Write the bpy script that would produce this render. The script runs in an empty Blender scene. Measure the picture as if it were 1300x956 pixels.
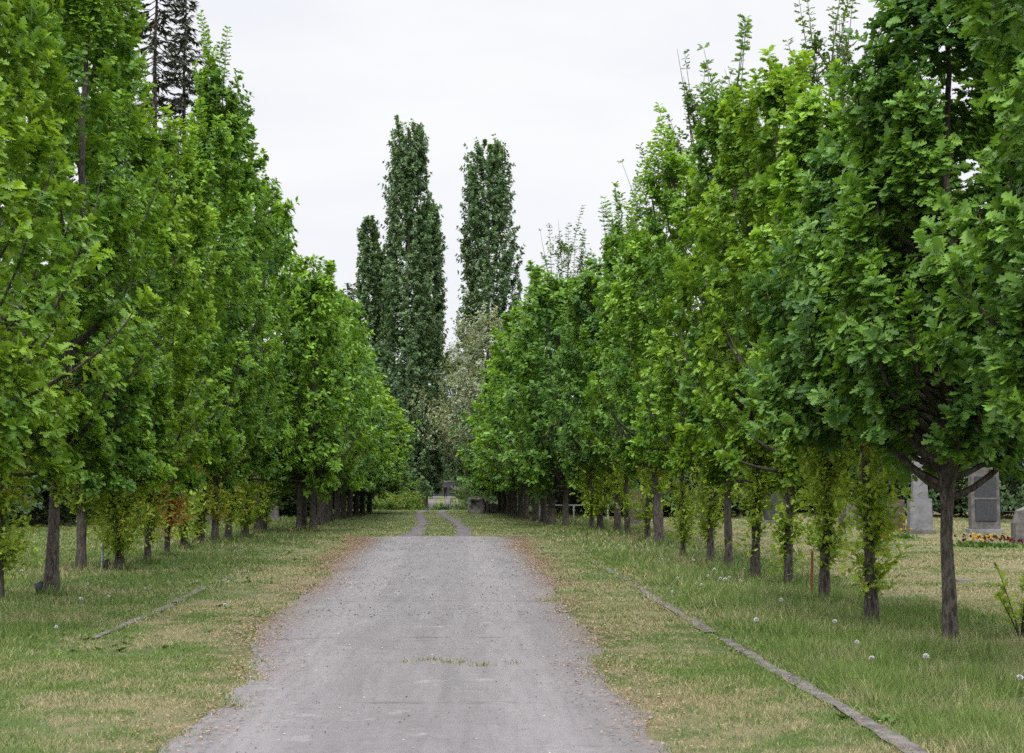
import bpy, bmesh, math, random
import numpy as np
from mathutils import Vector, Matrix

R_ = math.radians
random.seed(7)
sc = bpy.context.scene
C = sc.collection
PI = math.pi

# ------------------------------------------------------------------ camera
F = 1805.0                       # focal length in photograph pixels (1300 wide)
CAMH = 1.6
PITCH = math.atan(127 / F); YAW = -math.atan(75 / F)
cam_d = bpy.data.cameras.new('camera'); cam = bpy.data.objects.new('camera', cam_d); C.objects.link(cam)
cam.location = (0, 0, CAMH); cam.rotation_euler = (PI / 2 + PITCH, 0, YAW)
cam_d.lens = 50; cam_d.sensor_width = 36; cam_d.clip_end = 3000; cam_d.clip_start = 0.1
sc.camera = cam
CR = cam.rotation_euler.to_matrix()

def ray(px, py):
    return (CR @ Vector(((px - 650) / F, (478 - py) / F, -1))).normalized()
def at(px, py, z=0.0):
    """ground point seen at a photograph pixel"""
    d = ray(px, py); k = (z - CAMH) / d.z
    return d.x * k, d.y * k
def at_d(px, Y, py=605):
    d = ray(px, py); k = Y / d.y
    return d.x * k, Y, CAMH + d.z * k

# ------------------------------------------------------------------ terrain height
def ss(a, b, x):
    t = np.clip((np.asarray(x, float) - a) / (b - a), 0, 1); return t * t * (3 - 2 * t)
def gz(x, y):
    x = np.asarray(x, float); y = np.asarray(y, float)
    z = -1.3 * ss(67, 92, y) * (0.35 + 0.65 * (1 - ss(6, 26, np.abs(x + 1))))
    off = ss(2.9, 4.2, np.abs(x + 0.4))
    z = z + off * (0.035 * np.sin(x * 1.3 + 0.7 * y) * np.sin(y * 0.53 + 1) + 0.03 * np.sin(x * .41 + y * .33))
    return z
def g1(x, y): return float(gz(x, y))

# ------------------------------------------------------------------ materials
def new_mat(name):
    m = bpy.data.materials.new(name); m.use_nodes = True
    nt = m.node_tree; nt.nodes.clear()
    return m, nt
def N(nt, t, **kw):
    n = nt.nodes.new(t)
    for k, v in kw.items():
        if k in n.inputs: n.inputs[k].default_value = v
        else: setattr(n, k, v)
    return n
def L(nt, a, b): nt.links.new(a, b)
def rgba(c): return (c[0], c[1], c[2], 1)
def mixc(nt, fac, a, b, mode='MIX'):
    n = nt.nodes.new('ShaderNodeMix'); n.data_type = 'RGBA'; n.blend_type = mode
    for i, v in ((0, fac), (6, a), (7, b)):
        if isinstance(v, (int, float)): n.inputs[i].default_value = v
        elif isinstance(v, tuple): n.inputs[i].default_value = rgba(v)
        else: L(nt, v, n.inputs[i])
    return n.outputs[2]
def math_(nt, op, a, b=None, c=None, clamp=False):
    n = nt.nodes.new('ShaderNodeMath'); n.operation = op; n.use_clamp = clamp
    for i, v in enumerate((a, b, c)):
        if v is None: continue
        if isinstance(v, (int, float)): n.inputs[i].default_value = v
        else: L(nt, v, n.inputs[i])
    return n.outputs[0]
def noise(nt, vec, scale, detail=4, rough=.55, dist=0):
    n = N(nt, 'ShaderNodeTexNoise', Scale=scale, Detail=detail, Roughness=rough, Distortion=dist)
    if vec is not None: L(nt, vec, n.inputs['Vector'])
    return n.outputs['Fac']
def ramp(nt, fac, a, b):
    n = nt.nodes.new('ShaderNodeMapRange'); n.interpolation_type = 'SMOOTHSTEP'
    L(nt, fac, n.inputs[0]); n.inputs[1].default_value = a; n.inputs[2].default_value = b
    return n.outputs[0]
def flatpos(nt):
    g = nt.nodes.new('ShaderNodeNewGeometry')
    s = nt.nodes.new('ShaderNodeSeparateXYZ'); L(nt, g.outputs['Position'], s.inputs[0])
    c = nt.nodes.new('ShaderNodeCombineXYZ'); L(nt, s.outputs[0], c.inputs[0]); L(nt, s.outputs[1], c.inputs[1])
    return c.outputs[0], s.outputs[0], s.outputs[1], s.outputs[2]
def bsdf(nt, col, rough=.8, spec=.3, normal=None):
    b = N(nt, 'ShaderNodeBsdfPrincipled')
    if isinstance(col, tuple): b.inputs['Base Color'].default_value = rgba(col)
    else: L(nt, col, b.inputs['Base Color'])
    if isinstance(rough, (int, float)): b.inputs['Roughness'].default_value = rough
    else: L(nt, rough, b.inputs['Roughness'])
    b.inputs['Specular IOR Level'].default_value = spec
    if normal is not None: L(nt, normal, b.inputs['Normal'])
    return b
def out(nt, sh):
    o = nt.nodes.new('ShaderNodeOutputMaterial'); L(nt, sh, o.inputs[0])
def bump(nt, h, strength=.5, dist=.02):
    b = N(nt, 'ShaderNodeBump', Strength=strength, Distance=dist); L(nt, h, b.inputs['Height']); return b.outputs[0]

def leaf_mat(name, ca, cb, cc=None, transl=.30, rough=.55, spec=.25):
    """ca old leaf, cb young leaf by the 'tint' attribute; cc rare tint at tint>1"""
    m, nt = new_mat(name)
    a = N(nt, 'ShaderNodeAttribute', attribute_name='tint')
    col = mixc(nt, math_(nt, 'MULTIPLY', a.outputs['Fac'], 1.0, clamp=True), ca, cb)
    if cc: col = mixc(nt, math_(nt, 'SUBTRACT', a.outputs['Fac'], 1.0, clamp=True), col, cc)
    b = bsdf(nt, col, rough, spec)
    t = nt.nodes.new('ShaderNodeBsdfTranslucent')
    tc = mixc(nt, 1.0, col, (1.35, 1.25, .6), 'MULTIPLY'); L(nt, tc, t.inputs[0])
    mx = nt.nodes.new('ShaderNodeMixShader'); mx.inputs[0].default_value = transl
    L(nt, b.outputs[0], mx.inputs[1]); L(nt, t.outputs[0], mx.inputs[2]); out(nt, mx.outputs[0])
    return m
M = {}
M['oak_mid'] = leaf_mat('oak_leaf_mid_green', (.062, .152, .022), (.255, .440, .050))
M['oak_dark'] = leaf_mat('oak_leaf_deep_green', (.048, .124, .026), (.190, .350, .052))
M['oak_blue'] = leaf_mat('oak_leaf_cool_green', (.050, .130, .036), (.190, .345, .066))
M['oak_bright'] = leaf_mat('oak_leaf_yellow_green', (.074, .172, .022), (.285, .450, .048))
M['shoot_yellow'] = leaf_mat('trunk_shoot_leaf', (.13, .22, .03), (.38, .50, .07), (.42, .28, .07))
M['shoot_rust'] = leaf_mat('rusty_shoot_leaf', (.14, .14, .03), (.34, .25, .06), (.36, .17, .06))
M['poplar'] = leaf_mat('poplar_leaf', (.078, .145, .068), (.205, .315, .145), transl=.25)
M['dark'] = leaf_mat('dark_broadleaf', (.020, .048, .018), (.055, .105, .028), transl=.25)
M['shrub'] = leaf_mat('shrub_leaf', (.035, .08, .018), (.10, .18, .03))
M['blossom'] = leaf_mat('pale_blossom_leaf', (.075, .115, .055), (.36, .40, .27), (.5, .5, .4))
M['spruce'] = leaf_mat('spruce_needle', (.030, .042, .030), (.065, .080, .052), transl=.08)
M['sparse'] = leaf_mat('light_ash_leaf', (.05, .105, .03), (.13, .22, .06))
M['goldenbush'] = leaf_mat('golden_flower', (.05, .12, .022), (.20, .25, .03), (.40, .36, .03))

def bark_mat(name, a, b, scale=1.0):
    m, nt = new_mat(name)
    tc = nt.nodes.new('ShaderNodeTexCoord')
    mp = N(nt, 'ShaderNodeMapping'); L(nt, tc.outputs['Object'], mp.inputs[0]); mp.inputs['Scale'].default_value = (22 * scale, 22 * scale, 6 * scale)
    n1 = noise(nt, mp.outputs[0], 1.6, 6, .65, .6)
    n2 = noise(nt, tc.outputs['Object'], 3.0, 3)
    f = math_(nt, 'MULTIPLY_ADD', ramp(nt, n1, .38, .62), .85, math_(nt, 'MULTIPLY', n2, .3), True)
    col = mixc(nt, f, a, b)
    col = mixc(nt, ramp(nt, noise(nt, tc.outputs['Object'], 1.3, 2), .58, .75), col, (b[0] * .8, b[1] * 1.05, b[2] * .62))
    out(nt, bsdf(nt, col, .9, .15, bump(nt, n1, .9, .02)).outputs[0])
    return m
M['bark'] = bark_mat('oak_bark', (.024, .020, .0165), (.108, .094, .080))
M['bark_pale'] = bark_mat('pale_bark', (.09, .08, .068), (.28, .25, .22), .5)
M['bark_dark'] = bark_mat('dark_bark', (.03, .024, .019), (.105, .085, .068))

# dryness field shared by the ground and the grass blades
def dryness(nt):
    v, x, y, z = flatpos(nt)
    n1 = noise(nt, v, .55, 4, .6); n2 = noise(nt, v, 2.6, 4, .6); n3 = noise(nt, v, .16, 2)
    d = math_(nt, 'ADD', math_(nt, 'MULTIPLY', n1, 1.5), math_(nt, 'MULTIPLY', n2, 1.3))
    d = math_(nt, 'ADD', d, math_(nt, 'MULTIPLY', n3, .4))
    ax = math_(nt, 'ABSOLUTE', math_(nt, 'ADD', x, .3))
    # the mown verges beside the road are dry, the strips under the trees are green, the lawn beyond is dry again
    verge = math_(nt, 'SUBTRACT', 1.0, ramp(nt, ax, 2.5, 3.9))
    lawn = ramp(nt, x, 5.4, 6.6)
    far = ramp(nt, y, 36, 40)
    b = math_(nt, 'MULTIPLY', verge, math_(nt, 'MULTIPLY_ADD', far, -.12, .16))
    b = math_(nt, 'ADD', b, math_(nt, 'MULTIPLY', lawn, .24))
    return math_(nt, 'SUBTRACT', math_(nt, 'ADD', d, b), 1.22), v, x, y

def make_ground_mat():
    m, nt = new_mat('lawn_soil')
    d, v, x, y = dryness(nt)
    f = ramp(nt, d, .28, .72)
    fine = noise(nt, v, 22, 5, .7)
    green = mixc(nt, fine, (.036, .052, .018), (.095, .125, .045))
    dry = mixc(nt, fine, (.085, .075, .04), (.21, .185, .105))
    col = mixc(nt, f, green, dry)
    soil = ramp(nt, noise(nt, v, 3.5, 5, .65), .60, .72)
    col = mixc(nt, math_(nt, 'MULTIPLY', soil, .55), col, (.085, .062, .042))
    h = noise(nt, v, 40, 4, .7)
    out(nt, bsdf(nt, col, .95, .1, bump(nt, h, .8, .03)).outputs[0])
    return m
M['ground'] = make_ground_mat()
def make_grass_mat(name, g0, g1_, d0, d1):
    m, nt = new_mat(name)
    d, v, x, y = dryness(nt)
    a = N(nt, 'ShaderNodeAttribute', attribute_name='tint')
    f = ramp(nt, math_(nt, 'ADD', d, math_(nt, 'MULTIPLY_ADD', a.outputs['Fac'], .5, -.25)), .38, .82)
    green = mixc(nt, a.outputs['Fac'], g0, g1_)
    dry = mixc(nt, a.outputs['Fac'], d0, d1)
    col = mixc(nt, f, green, dry)
    b = bsdf(nt, col, .6, .2)
    t = nt.nodes.new('ShaderNodeBsdfTranslucent'); L(nt, col, t.inputs[0])
    mx = nt.nodes.new('ShaderNodeMixShader'); mx.inputs[0].default_value = .3
    L(nt, b.outputs[0], mx.inputs[1]); L(nt, t.outputs[0], mx.inputs[2]); out(nt, mx.outputs[0])
    return m
M['grass'] = make_grass_mat('grass_blade', (.055, .098, .024), (.220, .310, .080), (.13, .115, .055), (.48, .42, .24))

def make_road_mat():
    m, nt = new_mat('weathered_road')
    v, x, y, z = flatpos(nt)
    mp = N(nt, 'ShaderNodeMapping'); L(nt, v, mp.inputs[0]); mp.inputs['Scale'].default_value = (2.6, .25, 1)
    streak = noise(nt, mp.outputs[0], 2.0, 5, .65, .3)
    big = noise(nt, v, .5, 3, .6)
    grain = ramp(nt, noise(nt, v, 75, 6, .85), .32, .68)
    mid = noise(nt, v, 9, 7, .78)
    col = mixc(nt, ramp(nt, streak, .2, .8), (.118, .110, .112), (.174, .164, .166))
    col = mixc(nt, math_(nt, 'MULTIPLY', ramp(nt, big, .45, .7), .35), col, (.118, .107, .109))
    col = mixc(nt, math_(nt, 'MULTIPLY', ramp(nt, mid, .42, .75), .45), col, (.205, .192, .196))
    # pale worn patches
    col = mixc(nt, math_(nt, 'MULTIPLY', ramp(nt, noise(nt, v, 1.4, 5, .7, .4), .60, .70), .6), col, (.27, .25, .25))
    mp2 = N(nt, 'ShaderNodeMapping'); L(nt, v, mp2.inputs[0]); mp2.inputs['Scale'].default_value = (.5, 2.2, 1)
    col = mixc(nt, math_(nt, 'MULTIPLY', ramp(nt, noise(nt, mp2.outputs[0], 2.6, 6, .75, .3), .52, .68), .3), col, (.078, .07, .072))
    for cx_ in (-1.25, .55):
        wt = math_(nt, 'ABSOLUTE', math_(nt, 'SUBTRACT', math_(nt, 'ADD', x, math_(nt, 'MULTIPLY', big, .5)), cx_ + .25))
        col = mixc(nt, math_(nt, 'MULTIPLY', math_(nt, 'SUBTRACT', 1.0, ramp(nt, wt, .12, .42)), math_(nt, 'MULTIPLY', ramp(nt, noise(nt, mp.outputs[0], 5, 5, .7), .3, .6), .45)), col, (.215, .202, .205))
    # dark stains
    col = mixc(nt, math_(nt, 'MULTIPLY', ramp(nt, noise(nt, v, 3.1, 6, .7, .6), .63, .72), .55), col, (.085, .075, .072))
    # slab joints across the road
    wob = math_(nt, 'ADD', y, math_(nt, 'MULTIPLY', noise(nt, v, 1.1, 4, .6), .35))
    j = math_(nt, 'ABSOLUTE', math_(nt, 'SUBTRACT', math_(nt, 'FRACT', math_(nt, 'MULTIPLY', wob, 1 / 4.1)), .5))
    jm = math_(nt, 'MULTIPLY', math_(nt, 'SUBTRACT', 1.0, ramp(nt, j, .006, .02)), ramp(nt, noise(nt, v, 2.2, 3), .45, .6))
    col = mixc(nt, math_(nt, 'MULTIPLY', jm, .45), col, (.05, .042, .036))
    # reddish dust toward the edges
    ax = math_(nt, 'ABSOLUTE', math_(nt, 'ADD', x, .3))
    e = math_(nt, 'MULTIPLY', ramp(nt, math_(nt, 'ADD', ax, math_(nt, 'MULTIPLY', mid, .9)), 1.7, 2.35), .85)
    col = mixc(nt, e, col, (.13, .098, .074))
    col = mixc(nt, math_(nt, 'MULTIPLY', grain, .14), col, (.075, .07, .072))
    h = math_(nt, 'ADD', grain, math_(nt, 'MULTIPLY', mid, .6))
    out(nt, bsdf(nt, col, .88, .25, bump(nt, h, .5, .012)).outputs[0])
    return m
M['road'] = make_road_mat()
def simple(name, a, b, scale=8, rough=.85, spec=.2, bm_=.4, dist=.01):
    m, nt = new_mat(name)
    tc = nt.nodes.new('ShaderNodeTexCoord')
    n1 = noise(nt, tc.outputs['Object'], scale, 6, .65)
    col = mixc(nt, ramp(nt, n1, .3, .7), a, b)
    out(nt, bsdf(nt, col, rough, spec, bump(nt, n1, bm_, dist)).outputs[0])
    return m
M['kerb'] = simple('worn_kerb', (.062, .055, .052), (.145, .131, .127), 5)
M['dirt'] = simple('track_dirt', (.055, .048, .046), (.120, .107, .110), 2.5)
M['stone_pale'] = simple('pale_gravestone', (.13, .13, .14), (.21, .21, .225), 4)
M['stone_dark'] = simple('polished_dark_granite', (.020, .022, .028), (.05, .053, .062), 30, .3, .5, .05)
M['stone_grey'] = simple('grey_stone', (.07, .066, .062), (.155, .145, .138), 6, bm_=.8, dist=.03)
M['stone_brown'] = simple('brown_stone', (.05, .04, .035), (.12, .095, .08), 6)
M['rust'] = simple('rusty_iron', (.11, .045, .025), (.22, .095, .05), 20)
M['metal'] = simple('grey_painted_metal', (.38, .39, .41), (.5, .51, .53), 20, .5, .4)
M['white'] = simple('white_paint', (.25, .25, .25), (.35, .35, .35), 6, .6, .3)
M['black'] = simple('black_plastic', (.012, .012, .013), (.03, .03, .032), 20, .5, .4)
M['brickwall'] = simple('old_plaster_wall', (.03, .028, .036), (.06, .056, .068), 2)
M['roof'] = simple('dull_roof', (.07, .06, .065), (.12, .11, .11), 2)
M['fluff'] = simple('dandelion_fluff', (.55, .55, .52), (.78, .78, .75), 80, .9, .1)
M['stem'] = simple('green_stem', (.12, .17, .05), (.2, .22, .08), 20)
M['petal_red'] = leaf_mat('red_petal', (.08, .008, .012), (.20, .018, .022))
M['petal_yellow'] = leaf_mat('yellow_petal', (.60, .28, .01), (.80, .50, .02))
M['litter'] = leaf_mat('rusty_litter', (.10, .055, .035), (.30, .19, .115), transl=.05)
M['grit'] = leaf_mat('grit', (.04, .037, .036), (.34, .32, .31), transl=0.02)
M['cloth'] = simple('black_cloth', (.012, .012, .014), (.022, .022, .025), 30, .9, .1)
M['skin'] = simple('skin', (.42, .26, .19), (.5, .32, .24), 20, .6, .3, .1)
M['hair'] = simple('dark_hair', (.02, .015, .012), (.04, .03, .022), 40, .6, .3)
M['flowerpink'] = leaf_mat('pink_petal', (.5, .15, .12), (.7, .3, .25))

# ------------------------------------------------------------------ mesh helpers
def link(name, me, mat, parent=None, smooth=False):
    if mat is not None: me.materials.append(mat)
    if smooth and len(me.polygons): me.polygons.foreach_set('use_smooth', np.ones(len(me.polygons), bool))
    o = bpy.data.objects.new(name, me); C.objects.link(o)
    if parent: o.parent = parent
    return o
def np_mesh(name, V, loops, starts, tint=None):
    me = bpy.data.meshes.new(name)
    me.vertices.add(len(V)); me.vertices.foreach_set('co', np.ascontiguousarray(V, np.float32).ravel())
    me.loops.add(len(loops)); me.loops.foreach_set('vertex_index', np.ascontiguousarray(loops, np.int32))
    me.polygons.add(len(starts)); me.polygons.foreach_set('loop_start', np.ascontiguousarray(starts, np.int32))
    if tint is not None:
        a = me.attributes.new('tint', 'FLOAT', 'POINT'); a.data.foreach_set('value', np.ascontiguousarray(tint, np.float32))
    me.update(calc_edges=True)
    return me
_h = [(0, 0), (.15, .05), (.25, .20), (.33, .08), (.47, .33), (.56, .12), (.75, .36), (.80, .14), (.93, .19), (1, 0)]
def half_template(pts, fold=.16):
    n = len(pts); V = []; 
    for x, y in pts: V.append((x, y, abs(y) * fold * 2 - .10 * x * x))
    for x, y in pts[1:-1]: V.append((x, -y, abs(y) * fold * 2 - .10 * x * x))
    f1 = list(range(n)); f2 = [0] + list(range(n, n + n - 2)) + [n - 1]; f2 = f2[::-1]
    return np.array(V, float), [f1, f2]
TPL = {
    'oak': half_template(_h),
    'mid': half_template([(0, 0), (.32, .24), (.48, .11), (.76, .31), (1, 0)]),
    'lo': half_template([(0, 0), (.45, .30), (1, 0)]),
    'quad': (np.array([(0, 0, 0), (.5, -.32, .06), (1, 0, -.05), (.5, .32, .06)], float), [[0, 1, 2, 3]]),
    'needle': (np.array([(0, 0, 0), (.5, -.13, .03), (1, 0, -.08), (.5, .13, .03)], float), [[0, 1, 2, 3]]),
    'blade': (np.array([(0, -.5, 0), (0, .5, 0), (1, 0, 0)], float), [[0, 1, 2]]),
}
def norm(a): return a / np.maximum(np.linalg.norm(a, axis=-1, keepdims=True), 1e-9)
def leaves(name, pos, d, up, size, tint, kind, width=1.0):
    T, faces = TPL[kind]
    d = norm(d); up = up - (up * d).sum(1, keepdims=True) * d; up = norm(up); side = np.cross(up, d)
    sz = size[:, None, None]
    w = width if np.isscalar(width) else width[:, None, None]
    V = pos[:, None] + sz * (T[None, :, 0:1] * d[:, None] + w * T[None, :, 1:2] * side[:, None] + T[None, :, 2:3] * up[:, None])
    n = len(pos); m = len(T)
    lp = np.concatenate([np.array(f) for f in faces]); st = np.cumsum([0] + [len(f) for f in faces])[:-1]
    loops = (lp[None] + (np.arange(n) * m)[:, None]).ravel()
    starts = (st[None] + (np.arange(n) * len(lp))[:, None]).ravel()
    return np_mesh(name, V.reshape(-1, 3), loops, starts, np.repeat(tint, m))
def tubes(name, paths, radii, sides=6, cap=True):
    """paths list of (m,3) arrays, radii list of (m,) arrays -> one mesh"""
    Vs = []; Ls = []; St = []; vo = 0; lo = 0
    for P, Rr in zip(paths, radii):
        m = len(P); t = norm(np.gradient(P, axis=0)); ref = np.tile([.31, .95, .05], (m, 1))
        a = norm(np.cross(t, ref)); b = np.cross(t, a)
        s = sides if np.isscalar(sides) else sides(Rr[0])
        th = np.arange(s) * 2 * PI / s
        ring = P[:, None] + Rr[:, None, None] * (np.cos(th)[None, :, None] * a[:, None] + np.sin(th)[None, :, None] * b[:, None])
        Vs.append(ring.reshape(-1, 3))
        i = np.arange(m - 1)[:, None] * s; k = np.arange(s)[None]; k2 = (k + 1) % s
        q = np.stack([i + k, i + k2, i + s + k2, i + s + k], -1).reshape(-1, 4) + vo
        Ls.append(q.ravel()); St.append(lo + np.arange(len(q)) * 4); lo += q.size
        Ls.append(np.arange(s) + vo + (m - 1) * s); St.append(np.array([lo])); lo += s
        vo += m * s
    return np_mesh(name, np.concatenate(Vs), np.concatenate(Ls), np.concatenate(St))

def root(name, loc, label, cat, group=None, rz=0, kind=None):
    o = bpy.data.objects.new(name, None); C.objects.link(o); o.empty_display_size = .2
    o.location = loc; o.rotation_euler = (0, 0, rz); o['label'] = label; o['category'] = cat
    if group: o['group'] = group
    return o
def tagm(o, label, cat, group=None, kind=None):
    o['label'] = label; o['category'] = cat
    if group: o['group'] = group
    if kind: o['kind'] = kind
    return o
def dup(r, loc, rz=0, scale=None, label=None, group=None, mats=None):
    c = r.copy(); C.objects.link(c); c.location = loc; c.rotation_euler = (0, 0, rz)
    if scale is not None: c.scale = scale
    if label: c['label'] = label
    if group: c['group'] = group
    for ch in list(r.children):
        k = ch.copy(); C.objects.link(k); k.parent = c
        if mats and ch.name.split('.')[0] in mats:
            k.material_slots[0].link = 'OBJECT'; k.material_slots[0].material = mats[ch.name.split('.')[0]]
    return c
def bm_obj(name, bm, mat, parent=None, bevel=0, smooth=False):
    if bevel: bmesh.ops.bevel(bm, geom=bm.edges[:], offset=bevel, segments=2, affect='EDGES', profile=.7)
    me = bpy.data.meshes.new(name); bm.to_mesh(me); bm.free()
    return link(name, me, mat, parent, smooth)
def box(bm, x0, x1, y0, y1, z0, z1, tx=1, ty=1):
    cx, cy = (x0 + x1) / 2, (y0 + y1) / 2
    v = [bm.verts.new((x, y, z0)) for x, y in ((x0, y0), (x1, y0), (x1, y1), (x0, y1))]
    v += [bm.verts.new((cx + (x - cx) * tx, cy + (y - cy) * ty, z1)) for x, y in ((x0, y0), (x1, y0), (x1, y1), (x0, y1))]
    for f in ((0, 3, 2, 1), (4, 5, 6, 7), (0, 1, 5, 4), (1, 2, 6, 5), (2, 3, 7, 6), (3, 0, 4, 7)): bm.faces.new([v[i] for i in f])
def prism_xz(bm, pts, y0, y1):
    a = [bm.verts.new((x, y0, z)) for x, z in pts]; b = [bm.verts.new((x, y1, z)) for x, z in pts]
    bm.faces.new(a); bm.faces.new(b[::-1]); n = len(pts)
    for i in range(n): bm.faces.new((a[(i + 1) % n], a[i], b[i], b[(i + 1) % n]))

# ------------------------------------------------------------------ trees
def lump(rng, k=6):
    """smooth random function of azimuth and height fraction, about -1..1"""
    A = rng.normal(size=k); w = rng.integers(1, 4, k); f = rng.uniform(2, 9, k); p = rng.uniform(0, 6.28, (2, k))
    def fn(az, t):
        return (A[:, None] * np.sin(w[:, None] * az[None] + p[0][:, None]) * np.sin(f[:, None] * t[None] * 2 + p[1][:, None])).sum(0) / math.sqrt(k) * 1.2
    return fn
def col_prof(t):     # narrow upright oak, fullest low down
    return np.interp(t, [0, .08, .22, .45, .7, .88, 1], [.62, .85, 1, .98, .78, .48, .16])
def round_prof(t):
    return np.interp(t, [0, .12, .35, .6, .8, .93, 1], [.72, .97, 1, .92, .70, .42, .15])
def pop_prof(t):
    return np.interp(t, [0, .1, .3, .6, .82, .95, 1], [.9, 1, 1, .97, .84, .60, .28])
def tree_parts(seed, H, zb, R, tr, nprim=60, ns=7, nr=4, k=6, leaf=.13, kind='oak', prof=col_prof, rise=(.7, 1.9),
               lobes=.40, tops=6, lean=(0, 0), secl=.42, limb0=None, limbvis=.5, flat=.55, sag=0., flare=1.45, interior=.25, topl=(.5, 1.2), gap=-1.15, spread=.8):
    rng = np.random.default_rng(seed); tr = tr * .8
    hz = np.linspace(0, H * .95, 26); tt = hz / H
    wob = np.cumsum(rng.normal(size=(26, 2)) * .024 * math.sqrt(H / 8), 0) * ss(0, .3, tt)[:, None]
    ax = np.stack([wob[:, 0] + lean[0] * tt, wob[:, 1] + lean[1] * tt, hz], 1)
    def axis(z): return np.stack([np.interp(z, hz, ax[:, 0]), np.interp(z, hz, ax[:, 1]), z], -1)
    rad = tr * (1 - tt) ** .75 * (1 + (flare - 1) * np.exp(-hz / .16)) + .006
    rad = rad * (1 + .10 * rng.normal(size=26)) * .92
    ax2 = ax.copy(); ax2[0, 2] = -.15
    zf = np.array([.0, .1, .25]); 
    lf = lump(rng)
    l0 = zb if limb0 is None else limb0
    i = np.arange(nprim)
    u = (i + rng.uniform(0, 1, nprim)) / nprim
    ze = zb + (H - zb) * (u ** .92) * .97                      # tip height
    az = i * 2.39996 + rng.uniform(-.5, .5, nprim)
    te = (ze - zb) / (H - zb)
    rt = R * prof(te) * (1 + lobes * lf(az, te)) * rng.uniform(.55, 1.0, nprim) ** .6
    rise_ = rt * rng.uniform(rise[0], rise[1], nprim)
    zs = np.maximum(ze - rise_, l0 + rng.uniform(0, .35, nprim) * (H - l0) * .25)
    zs = np.minimum(zs, ze - .05)
    o = np.stack([np.cos(az), np.sin(az), np.zeros(nprim)], 1)
    P0 = axis(zs); P2 = axis(ze) + o * rt[:, None]; P2[:, 2] -= sag * rt
    P1 = P0 + o * (rt * spread)[:, None]; P1[:, 2] = zs + (ze - zs) * .30
    def bez(t, a=P0, b=P1, c=P2): t = t[..., None]; return (1 - t) ** 2 * a + 2 * t * (1 - t) * b + t ** 2 * c
    def bezd(t, a=P0, b=P1, c=P2): t = t[..., None]; return norm(2 * (1 - t) * (b - a) + 2 * t * (c - b))
    # secondaries
    ids = np.repeat(i, ns)
    t = np.tile((np.arange(ns) + .5) / ns, nprim) + rng.uniform(-.5, .5, nprim * ns) / ns
    t = interior + (1.0 - interior) * t; t = np.clip(t, .05, 1)
    S0 = bez(t, P0[ids], P1[ids], P2[ids]); Sd = bezd(t, P0[ids], P1[ids], P2[ids])
    rnd = rng.normal(size=S0.shape); out_ = o[ids]
    sd = norm(Sd * .6 + norm(rnd) * .75 + out_ * .35 + np.array([0, 0, .35]))
    sl = secl * min(R, 1.6) * rng.uniform(.45, 1.1, len(t)) * (1.15 - .45 * t)
    # upright shoots at the top
    if tops:
        tz = rng.uniform(.80, .97, tops) * H; ta = rng.uniform(0, 6.28, tops); trr = R * prof((tz - zb) / (H - zb)) * rng.uniform(.1, .8, tops)
        T0 = axis(tz) + np.stack([np.cos(ta) * trr, np.sin(ta) * trr, 0 * ta], 1)
        Td = norm(np.stack([np.cos(ta) * .18, np.sin(ta) * .18, 1 + 0 * ta], 1) + rng.normal(size=(tops, 3)) * .06)
        Tl = rng.uniform(topl[0], topl[1], tops) * (H / 8)
    # rosettes
    rid = np.repeat(np.arange(len(t)), nr)
    rt_ = np.tile((np.arange(nr) + 1) / nr, len(t)) * rng.uniform(.8, 1.05, len(rid))
    RP = S0[rid] + sd[rid] * (sl[rid] * rt_)[:, None]; RD = sd[rid]; 
    btint = rng.uniform(-.14, .14, nprim)
    RT = btint[ids[rid]] + rng.uniform(-.1, .1, len(t))[rid]
    RO = out_[rid]
    if tops:
        m = 17
        q = np.repeat(np.arange(tops), m); qt = np.tile(np.arange(m) / (m - 1), tops)
        RP = np.concatenate([RP, T0[q] + Td[q] * (Tl[q] * qt)[:, None]]); RD = np.concatenate([RD, Td[q]])
        RT = np.concatenate([RT, np.full(len(q), .12)]); RO = np.concatenate([RO, np.tile([0, 0, .3], (len(q), 1))])
    nk = rng.normal(size=(12, 3)) * (2.6 / max(R, .9)) * [1, 1, .8]; nph = rng.uniform(0, 6.28, 12)
    cn = np.sin(RP @ nk.T + nph).sum(1) / 2.45
    cn = np.clip(cn, -1.8, 1.8)
    kp = cn + rng.normal(size=len(cn)) * .25 > gap
    RP, RD, RT, RO, cn = RP[kp], RD[kp], RT[kp] + .07 * cn[kp], RO[kp], cn[kp]
    n = len(RP)
    li = np.repeat(np.arange(n), k)
    d0 = RD[li]; rr = norm(rng.normal(size=(len(li), 3)))
    perp = norm(rr - (rr * d0).sum(1, keepdims=True) * d0)
    ld = norm(perp + d0 * rng.uniform(.1, .9, len(li))[:, None] + np.array([0, 0, -.18]) + RO[li] * .25)
    up = np.array([0, 0, 1.0]) * flat * 2 + RO[li] * .7 + rng.normal(size=ld.shape) * .42
    pos = RP[li] + perp * .012
    size = leaf * rng.uniform(.65, 1.2, len(li))
    hfr = np.clip((pos[:, 2] - zb) / (H - zb), 0, 1)
    tint = np.clip(.42 + RT[li] * 1.7 + rng.normal(size=len(li)) * .17, 0, 1)
    crown = leaves('crown', pos, ld, up, size, tint, kind)
    # wood
    paths = [ax2]; rads = [rad]
    ts = np.linspace(0, 1, 7)
    sel = np.argsort(-rt + 10 * (zs - l0) / H)[: max(3, int(nprim * limbvis))]
    for j in sel:
        a, b, c = P0[j], P1[j], P2[j]
        P = bez(ts, a[None], b[None], c[None]); r0 = min(np.interp(zs[j], hz, rad) * .5, .009 + .018 * rt[j] + tr * .12)
        paths.append(P); rads.append(r0 * (1 - ts) ** .8 + .004)
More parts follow.
